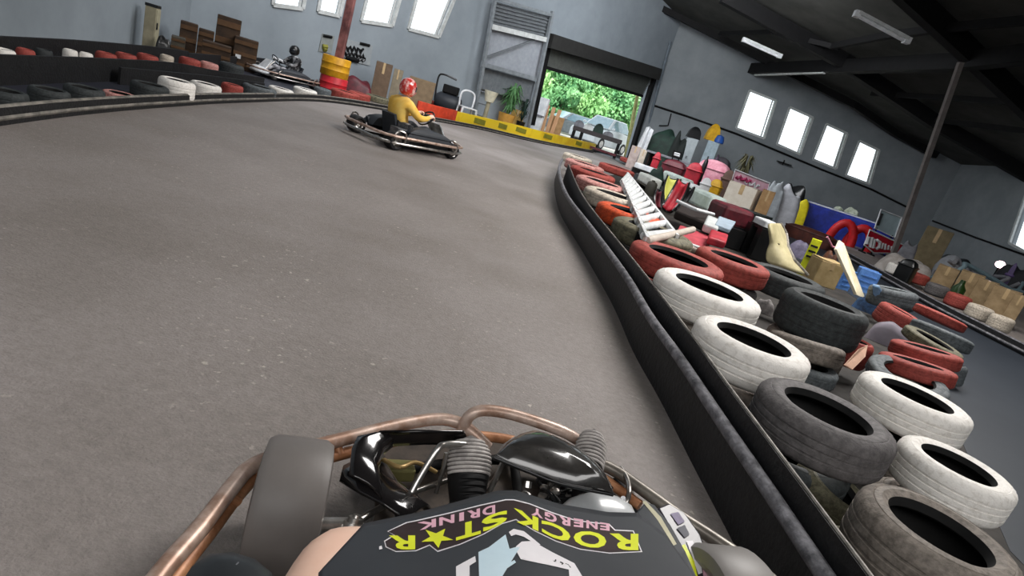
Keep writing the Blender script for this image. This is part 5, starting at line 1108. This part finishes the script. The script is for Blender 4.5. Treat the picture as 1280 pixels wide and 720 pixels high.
pad(1012, 286, 300, 64, 'dark reddish-brown kart bodywork lying before the blue barrier', mat('brown_red_plastic', '#5a2f26', .5, col2='#3a201c'), 'kart_bodywork', 'kart bodywork', Y=14.5, rz=-.45, dp=.5)
banner([(1101, 262), (1127, 272), (1118, 297), (1093, 285)], 19.0, 'pale blue framed board standing by the right-hand column', mat('pale_board', '#b9cdd2', .5, col2='#9fb6bd', scale=2), M_WHITE, [(M_BLK, [([(.1, .15), (.1, .8)], .04)])], name='framed_board', cat='board')
# red pennant-shaped advertising board: triangle with pale border
banner([(1087, 287), (1153, 317), (1092, 316), (1080, 306)], 17.5, 'red pointed advertising board with white lettering and a white border', mat('board_red', '#c31f33', .45, col2='#a8172a'), M_WHITE, None, name='advertising_board', cat='advertising board')
r_ = [o for o in COL.objects if o.name.startswith('advertising_board')][-1]; c0 = Vector(r_.location)
for st, r in (([(1086, 296), (1083, 305)], .05), ([(1090, 297), (1088, 309), ], .05), ([(1093, 299), (1091, 310)], .05), ([(1096, 300), (1100, 303), (1099, 309), (1095, 311)], .045), ([(1104, 304), (1102, 311)], .03), ([(1107, 305), (1106, 312)], .03), ([(1111, 307), (1110, 312)], .03), ([(1115, 308), (1114, 313)], .03), ([(1119, 309), (1118, 313)], .03)):
    m = MB(); m.tube([D(x, y, 17.3) - c0 for x, y in st], r, 6); m.build('lettering', M_WHITE, r_)
heap(1130, 320, 348, 70, 'large dirty white groundsheet heaped below the red board', mat('dirty_sheet', '#b5b0ad', .7, col2='#8b8580', scale=3), 'groundsheet', 'groundsheet', Y=12.6, seed=41)
pad(1135, 324, 338, 20, 'dark block lying in front of the white groundsheet', M_BLK, 'dark_block', 'block', Y=11.8, rz=-.4)
carton(1160, 284, 330, 30, 'tan barrel-like carton beyond the groundsheet by the column', Y=15.0, m_=mat('dim_tan', '#867a5e', .85), dp=.6)
heap(1136, 300, 316, 22, 'small teal-grey bundle left of the tan carton', M_GREY, 'bundle', 'grey_bundle', Y=14.6, seed=43)
for i, (px, pt, pb, w, lb) in enumerate([(1178, 333, 358, 24, 'first tan carton of the row behind the lane belt'), (1206, 340, 370, 26, 'second tan carton of the row, with a dark green bottle before it'), (1226, 350, 378, 22, 'third tan carton of the row with an orange smudge'), (1248, 360, 392, 30, 'fourth and largest tan carton of the row'), (1266, 368, 396, 14, 'last narrow tan carton at the right end of the row')]):
    carton(px, pt, pb, w, lb, Y=(11.9, 11.3, 10.9, 10.2, 9.9)[i], m_=mat('tan_carton', '#a8916f', .85, col2='#8c7758'), dp=.4, group='tan cartons behind the lane belt')
m = MB(); m.lathe([(0, 0), (.1, 0), (.11, .03), (.11, .34), (.05, .42), (.04, .5), (0, .5)], n=16); o = m.build('green_bottle', mat('dark_green_glass', '#1f3a14', .3), None, smooth=True); o.location = gpt(1196, 366, 0, 10.95); tag(o, 'dark green container between the first two tan cartons', 'container')
m = MB(); m.ball((0, 0, .22), .24, .24, .22); o = m.build('grey_ball', mat('ball_grey', '#8c9096', .6), None, smooth=True); o.location = gpt(1184, 338, 0, 12.9); o.location.z = .42; tag(o, 'round grey bundle above the first tan carton', 'bundle')
o.location.z = 0; o.scale = (1.1, 1.1, 1.9)
# tangle of grey-blue hoses behind the cartons
root = empty('hose_tangle', gpt(1228, 356, 0, 12.2), 'tangled grey-blue hoses and pipes piled behind the tan cartons', 'hoses'); r3 = random.Random(5)
for i in range(9):
    a = [(r3.uniform(-.9, .9), r3.uniform(-.2, .3), r3.uniform(.08, .75)) for _ in range(5)]; a.sort(); m = MB(); m.tube(smooth_path(a, 5), r3.uniform(.02, .05), 8); m.build('hose', mat('hose_blue_grey', '#6f868f', .6) if i % 2 else M_GREY, root, smooth=True)
root = empty('work_lamp', gpt(1239, 350, 0, 13.5), 'small pink-white glowing work lamp in front of the end wall', 'lamp'); hh = hgt(1239, 327, 13.5)
m = MB(); m.tube([(0, 0, 0), (0, 0, hh)], .02, 8); m.build('stand', M_STEEL, root); m = MB(); m.ball((0, 0, hh), .1, .08, .08); m.build('lamp_head', mat('lamp_glow', '#ffd9e0', .5, emit=6), root, smooth=True)
heap(1262, 326, 362, 44, 'dark covered machinery against the right-hand end wall', mat('dark_machinery', '#2a2c33', .7, col2='#1c1d22'), 'machinery', 'covered_machine', Y=12.8, seed=51)
heap(1190, 318, 345, 50, 'dim grey covered row along the end wall behind the cartons', mat('dim_grey_cover', '#3f464b', .8, col2='#2b3034'), 'covered row', 'covered_row', Y=15.5, seed=53)
pad(1266, 328, 340, 6, 'tiny purple box on the dark machinery side', M_PURP, 'purple_box', 'box', Y=12.2)
m = MB(); m.bar((-.35, 0, 0), (.35, 0, .0), .25, .05); m.bar((0, .1, -.1), (0, .1, .15), .05); o = m.build('wall_bracket', M_BLK, None); o.location = on_wall(980, 204, C1, C2, .15); o.rotation_euler.z = math.atan2((C2 - C1).y, (C2 - C1).x); tag(o, 'small black shelf bracket fixed on the wall below the windows', 'bracket')

# ------------------------------------------------------------------ inside the island, nearer clutter
M_PALEP = mat('pale_green_plastic', '#c9d6d0', .4, col2='#aab8b2')
def block(pts, z, h, w, mm, label):
    """long plastic barrier block lying between two pixel points"""
    a, b = G(*pts[0], z), G(*pts[1], z); c = (a + b) / 2; root = empty('barrier_block', (c.x, c.y, 0), label, 'barrier block'); d = (b - a) / 2; d.z = 0
    m = MB(); m.bar(-d + Vector((0, 0, z - h / 2)), d + Vector((0, 0, z - h / 2)), w, h); m.build('body', mm, root, bevel=min(w, h) * .2)
    m = MB(); m.bar(-d * 1.02 + Vector((0, 0, z - h * 1.0)), d * 1.02 + Vector((0, 0, z - h * 1.0)), w * 1.1, .05); m.bar(-d * .9 + Vector((0, 0, .02)), -d * .9 + Vector((0, 0, z - h)), w * .8, .3); m.bar(d * .9 + Vector((0, 0, .02)), d * .9 + Vector((0, 0, z - h)), w * .8, .3); m.build('base', M_BLK, root)
    return root
block([(836, 214), (862, 225)], .5, .3, .35, M_PALEP, 'pale greenish-white plastic barrier block left of the red cube')
block([(858, 226), (872, 232)], .5, .3, .3, M_WHITE, 'short white barrier block between the two long pale ones')
block([(871, 234), (901, 247)], .55, .36, .4, M_PALEP, 'longest pale barrier block, left of the maroon box')
block([(797, 203), (820, 211)], .4, .2, .3, M_WHITE, 'thin white plastic strip block near the barrier tip')
block([(806, 216), (822, 224)], .4, .24, .3, mat('offwhite', '#d3d6cf', .5), 'off-white block behind the yellow kart seat')
block([(906, 252), (928, 262)], .62, .3, .5, M_MAROON, 'maroon box beside the big black cabinet case')
block([(953, 272), (968, 279)], .6, .12, .25, M_WHITE, 'small white tray right of the black case')
pad(803, 217, 228, 20, 'dark grey slab block along the top of the slatted conveyor', mat('dark_slab', '#45484a', .7), 'grey_slab', 'slab', z0=0, rz=-.4)
heap(822, 208, 222, 22, 'dark green tarpaulin scrap behind the yellow kart seat', M_GREEN, 'tarpaulin', 'tarpaulin_scrap', Y=17.5, seed=61)
gas_bottle(812, 224, 240, 13, 14.0, mat('dark_olive', '#3c3b33', .6), 'squat dark olive canister by the top of the conveyor')
def kart_seat(px, pt, pb, w, Y, mm, label, rz=0):
    p = gpt(px, pb, 0, Y); k = hgt(px, pt, Y); W = w * s_at(p); root = empty('racing_chair', p, label, 'kart seat', None, rz); vs = []; fs = []
    for i in range(9):
        for j in range(9):
            u = j / 8 * 2 - 1; t = i / 8; y = (1 - t) ** 2 * .5 * k * 1.2; z = k * t ** 1.1 * .92 + .04; vs.append((u * W / 2 * (1 - .25 * abs(t - .55)), y * -1 - abs(u) ** 3 * .12, z + abs(u) ** 3 * .06))
    for i in range(8):
        for j in range(8): a = i * 9 + j; fs.append((a, a + 1, a + 10, a + 9))
    m = MB(); m.add(vs, fs); o = m.build('shell', mm, root, smooth=True); md = o.modifiers.new('t', 'SOLIDIFY'); md.thickness = .04
    m = MB(); m.tube([vs[j] for j in range(9)] + [vs[i * 9 + 8] for i in range(1, 9)] + [vs[8 * 9 + j] for j in range(7, -1, -1)] + [vs[i * 9] for i in range(7, 0, -1)], .022, 6, closed=True); m.build('rim', M_BLK, root); return root
kart_seat(830, 221, 248, 20, 13.0, mat('lemon', '#dfe07a', .5, col2='#c9c95e'), 'lemon yellow kart seat behind the slatted conveyor', .2)
kart_seat(843, 226, 262, 17, 11.6, M_RED, 'red kart seat shell leaning right of the yellow one', -.5)
kart_seat(856, 234, 258, 12, 12.2, M_BLK, 'black kart seat shell right of the red one', -.6)
kart_seat(814, 240, 256, 10, 11.2, M_MAROON, 'small maroon shell between conveyor and yellow seat', .3)
# slatted metal conveyor
ra, rb = [G(x, y, .42) for x, y in ((784, 217), (846, 298))]; la_, lb_ = [G(x, y, .42) for x, y in ((777, 226), (808, 301))]; c = (ra + rb + la_ + lb_) / 4; c.z = 0
root = empty('roller_conveyor', c, 'slatted bare-metal roller conveyor lying beside the painted tyres', 'conveyor')
for a, b in ((ra, rb), (la_, lb_)): m = MB(); m.bar(a - c, b - c, .03, .07); m.build('side_rail', mat('bright_rail', '#eceded', .4, col2='#c9cccd'), root)
for i in range(13): t = (i + .5) / 13; m = MB(); m.cyl(ra.lerp(rb, t) - c, la_.lerp(lb_, t) - c, .04, n=12); m.build('roller', MATS['bright_rail'], root, smooth=True)
for q_ in (ra.lerp(rb, .1), ra.lerp(rb, .9), la_.lerp(lb_, .1), la_.lerp(lb_, .9)): m = MB(); m.bar(Vector((q_.x, q_.y, 0)) - c, q_ - c - Vector((0, 0, .03)), .06); m.build('leg', M_STEEL, root)
def pole(pts, z, r, mm, label, name='metal_pole', cap=None):
    P = [G(x, y, zz) for (x, y), zz in zip(pts, z)]; b = Vector((P[0].x, P[0].y, min(p.z for p in P) - r)); m = MB(); m.tube([p - b for p in P], r, 10); root = m.build(name, mm, None, smooth=True); root.location = b; return tag(root, label, 'pole')
pole([(808, 301), (842, 293), (866, 287)], [.42, .43, .45], .035, mat('pale_pipe', '#cfc4b8', .5), 'pale pipe lying across the foot of the conveyor')
pole([(800, 285), (836, 296), (885, 322)], [.3, .3, .3], .03, mat('pale_pipe2', '#b9ab9f', .5), 'long thin grey-pink pipe above the red tyre')
pole([(846, 300), (880, 312), (905, 327)], [.34, .3, .26], .02, M_FRAME, 'thin white rod between the pipes and the red mat')
slab([(850, 281), (892, 296), (884, 311), (842, 298)], (.34, .34, .3, .3), 'long flat red mat lying in the island clutter', mat('red_mat', '#c04a56', .6, col2='#a03440'), 'mat', 'red_mat', .05)
slab([(889, 286), (911, 293), (908, 303), (886, 296)], (.45, .45, .42, .42), 'small bright crimson mat right of the long red one', M_RED, 'mat', 'crimson_mat', .08)
slab([(856, 251), (902, 270), (893, 282), (845, 262)], (.4, .4, .36, .36), 'long dark brown tray with a white edge behind the red mats', mat('dark_tray', '#2c2320', .6), 'tray', 'dark_tray', .14)
pole([(846, 251), (870, 262), (892, 268)], [.5, .48, .46], .025, M_WHITE, 'white edging rail on the dark brown tray')
slab([(885, 268), (902, 275), (898, 286), (880, 279)], (.5, .5, .46, .46), 'white cushion block above the crimson mat', M_FRAME, 'cushion', 'white_cushion', .1)
slab([(899, 270), (920, 277), (913, 287), (894, 280)], (.52, .52, .48, .48), 'pale blue glossy panel right of the white cushion', mat('pale_blue_gloss', '#aebfce', .3), 'panel', 'acrylic_sheet', .05)
# big black case
root = carton(934, 262, 293, 42, 'big black-green case standing in the middle of the clutter', z0=0, m_=mat('black_green_case', '#13201f', .5, col2='#0e1716'), dp=.6, rz=-.35, name='equipment_case', cat='case', tape=False)
heap(926, 293, 312, 30, 'tangle of gold-brown cable lying before the black case', mat('cable_gold', '#7d6a4a', .6, col2='#3b3022', scale=14, amt=.2), 'cables', 'cable_tangle', seed=71, lumps=9)
heap(957, 284, 312, 24, 'dark machine parts left of the khaki fairing', mat('dark_parts', '#3a3840', .5, col2='#1c1b20', scale=12, amt=.3), 'machine parts', 'machine_parts', seed=72, lumps=9)
heap(998, 298, 322, 30, 'purple-grey crumpled plastic right of the khaki fairing', mat('mauve_plastic', '#77728a', .5, col2='#4b4658', scale=9, amt=.3), 'plastic', 'crumpled_plastic', seed=73, lumps=9)
# khaki fairing: curved upright shell
vs = []; fs = []; LEFT = [(962, 279), (964, 292), (963, 303), (957, 314), (957, 328)]; RIGHT = [(976, 279), (983, 292), (985, 308), (993, 325), (1010, 344)]; zz = [.66, .55, .43, .31, .18]
c = G(978, 330, .1); c.z = 0
for i in range(5):
    a, b = G(*LEFT[i], zz[i]), G(*RIGHT[i], zz[i])
    for j in range(7): t = j / 6; p = a.lerp(b, t); p += (CAM - p).normalized() * .10 * math.sin(PI * t); vs.append(p - c)
for i in range(4):
    for j in range(6): a = i * 7 + j; fs.append((a, a + 1, a + 8, a + 7))
root = empty('kart_fairing', c, 'khaki curved kart fairing standing upright beside the cardboard', 'kart bodywork'); m = MB(); m.add(vs, fs); o = m.build('shell', M_KHAKI, root, smooth=True); o.modifiers.new('s', 'SUBSURF').levels = 2; md = o.modifiers.new('t', 'SOLIDIFY'); md.thickness = .03
m = MB(); m.tube([vs[i * 7 + 6] for i in range(5)], .02, 6); m.build('edge_trim', M_EDGE, root, smooth=True); m = MB(); a_ = vs[14]; m.bar(vs[14], vs[17], .02); m.build('strap', M_BROWN, root)
carton(1026, 322, 356, 32, 'tan cardboard box with a dark tape line by the yellow label box', z0=0, m_=mat('tan_card_b', '#bba478', .85, col2='#a38c60'), rz=.5, dp=.35)
root = carton(1016, 299, 318, 12, 'small yellow label box with black print', z0=.0, Y=8.6, m_=mat('label_yellow', '#dbe31c', .5), dp=.12, tape=False, name='yellow_box')
for k in range(3): m = MB(); m.box((0, -.065, .3 + k * .08), (.1, .01, .03)); m.build('print_line', M_BLK, root)
heap(1036, 312, 330, 22, 'rust-brown bits of machinery behind the cardboard', mat('rust_bits', '#6a4028', .6, col2='#2e2018', scale=14, amt=.3), 'scrap', 'rusty_scrap', seed=74, Y=8.9)
slab([(1047, 301), (1052, 306), (1078, 372), (1068, 368), (1042, 312)], (.68, .68, .2, .2, .64), 'cream tapered board leaning over the blue crates', mat('cream_board', '#f4edd6', .6, col2='#e0d6b8'), 'board', 'leaning_board', .03)
pole([(1034, 296), (1040, 308), (1050, 312)], [.62, .5, .5], .016, M_PINK, 'short pinkish bent stick above the cream board')
def crate(px, pt, pb, w, z0, mm, label, rz):
    p = G(px, pb, z0); h = (pb - pt) * .9 * s_at(p); W = w * s_at(p); root = empty('plastic_crate', p + Vector((0, W * .4, 0)), label, 'crate', None, rz); m = MB()
    for x, y, sx, sy in ((0, -W * .38, W, .02), (0, W * .38, W, .02), (-W / 2, 0, .02, W * .76), (W / 2, 0, .02, W * .76)):
        m.box((x, y, h / 2), (sx, sy, h))
    m.box((0, 0, .01), (W, W * .76, .02)); m.build('body', mm, root, bevel=.004); m = MB(); m.tube([(-W / 2, -W * .38, h), (W / 2, -W * .38, h), (W / 2, W * .38, h), (-W / 2, W * .38, h)], .014, 6, closed=True); m.build('rim', mm, root)
    for k in range(3): m = MB(); m.box((0, -W * .38 - .012, h * (.25 + .25 * k)), (W * .8, .012, h * .06)); m.build('rib', mm, root)
crate(1051, 334, 362, 17, 0, M_SKY, 'blue plastic crate half hidden behind the leaning cream board', .3)
crate(1079, 335, 366, 22, 0, M_SKY, 'bright blue plastic crate right of the leaning cream board', -.3)
slab([(1090, 357), (1098, 360), (1109, 380), (1103, 382), (1091, 368)], (.4, .4, .22, .2, .3), 'light blue panel lying tilted under the blue crate', mat('lighter_blue', '#9cc4ee', .4), 'panel', 'plastic_board', .03)
heap(1088, 366, 392, 40, 'dark blue strapping and scrap below the blue crates', mat('blue_scrap', '#3c5a82', .5, col2='#15181f', scale=16, amt=.2), 'scrap', 'blue_scrap', seed=75, lumps=9)
heap(1109, 398, 432, 46, 'crumpled grey-lilac cloth between the black tyre and the red rings', mat('lilac_cloth', '#9a949e', .8, col2='#837c86', scale=3), 'cloth', 'grey_cloth', seed=76, dp=.3)
slab([(1074, 436), (1085, 431), (1082, 446), (1066, 462), (1056, 456)], (.34, .34, .3, .26, .28), 'torn pinkish cardboard flap lying between the tyres', mat('pink_card', '#c9a088', .8), 'cardboard piece', 'cardboard_flap', .01)
heap(955, 372, 392, 26, 'small grey rubble of foam bits between white and black tyres', mat('foam_bits', '#8f8a88', .8, col2='#4b4746', scale=14, amt=.3), 'scrap', 'foam_scrap', seed=77, lumps=9)
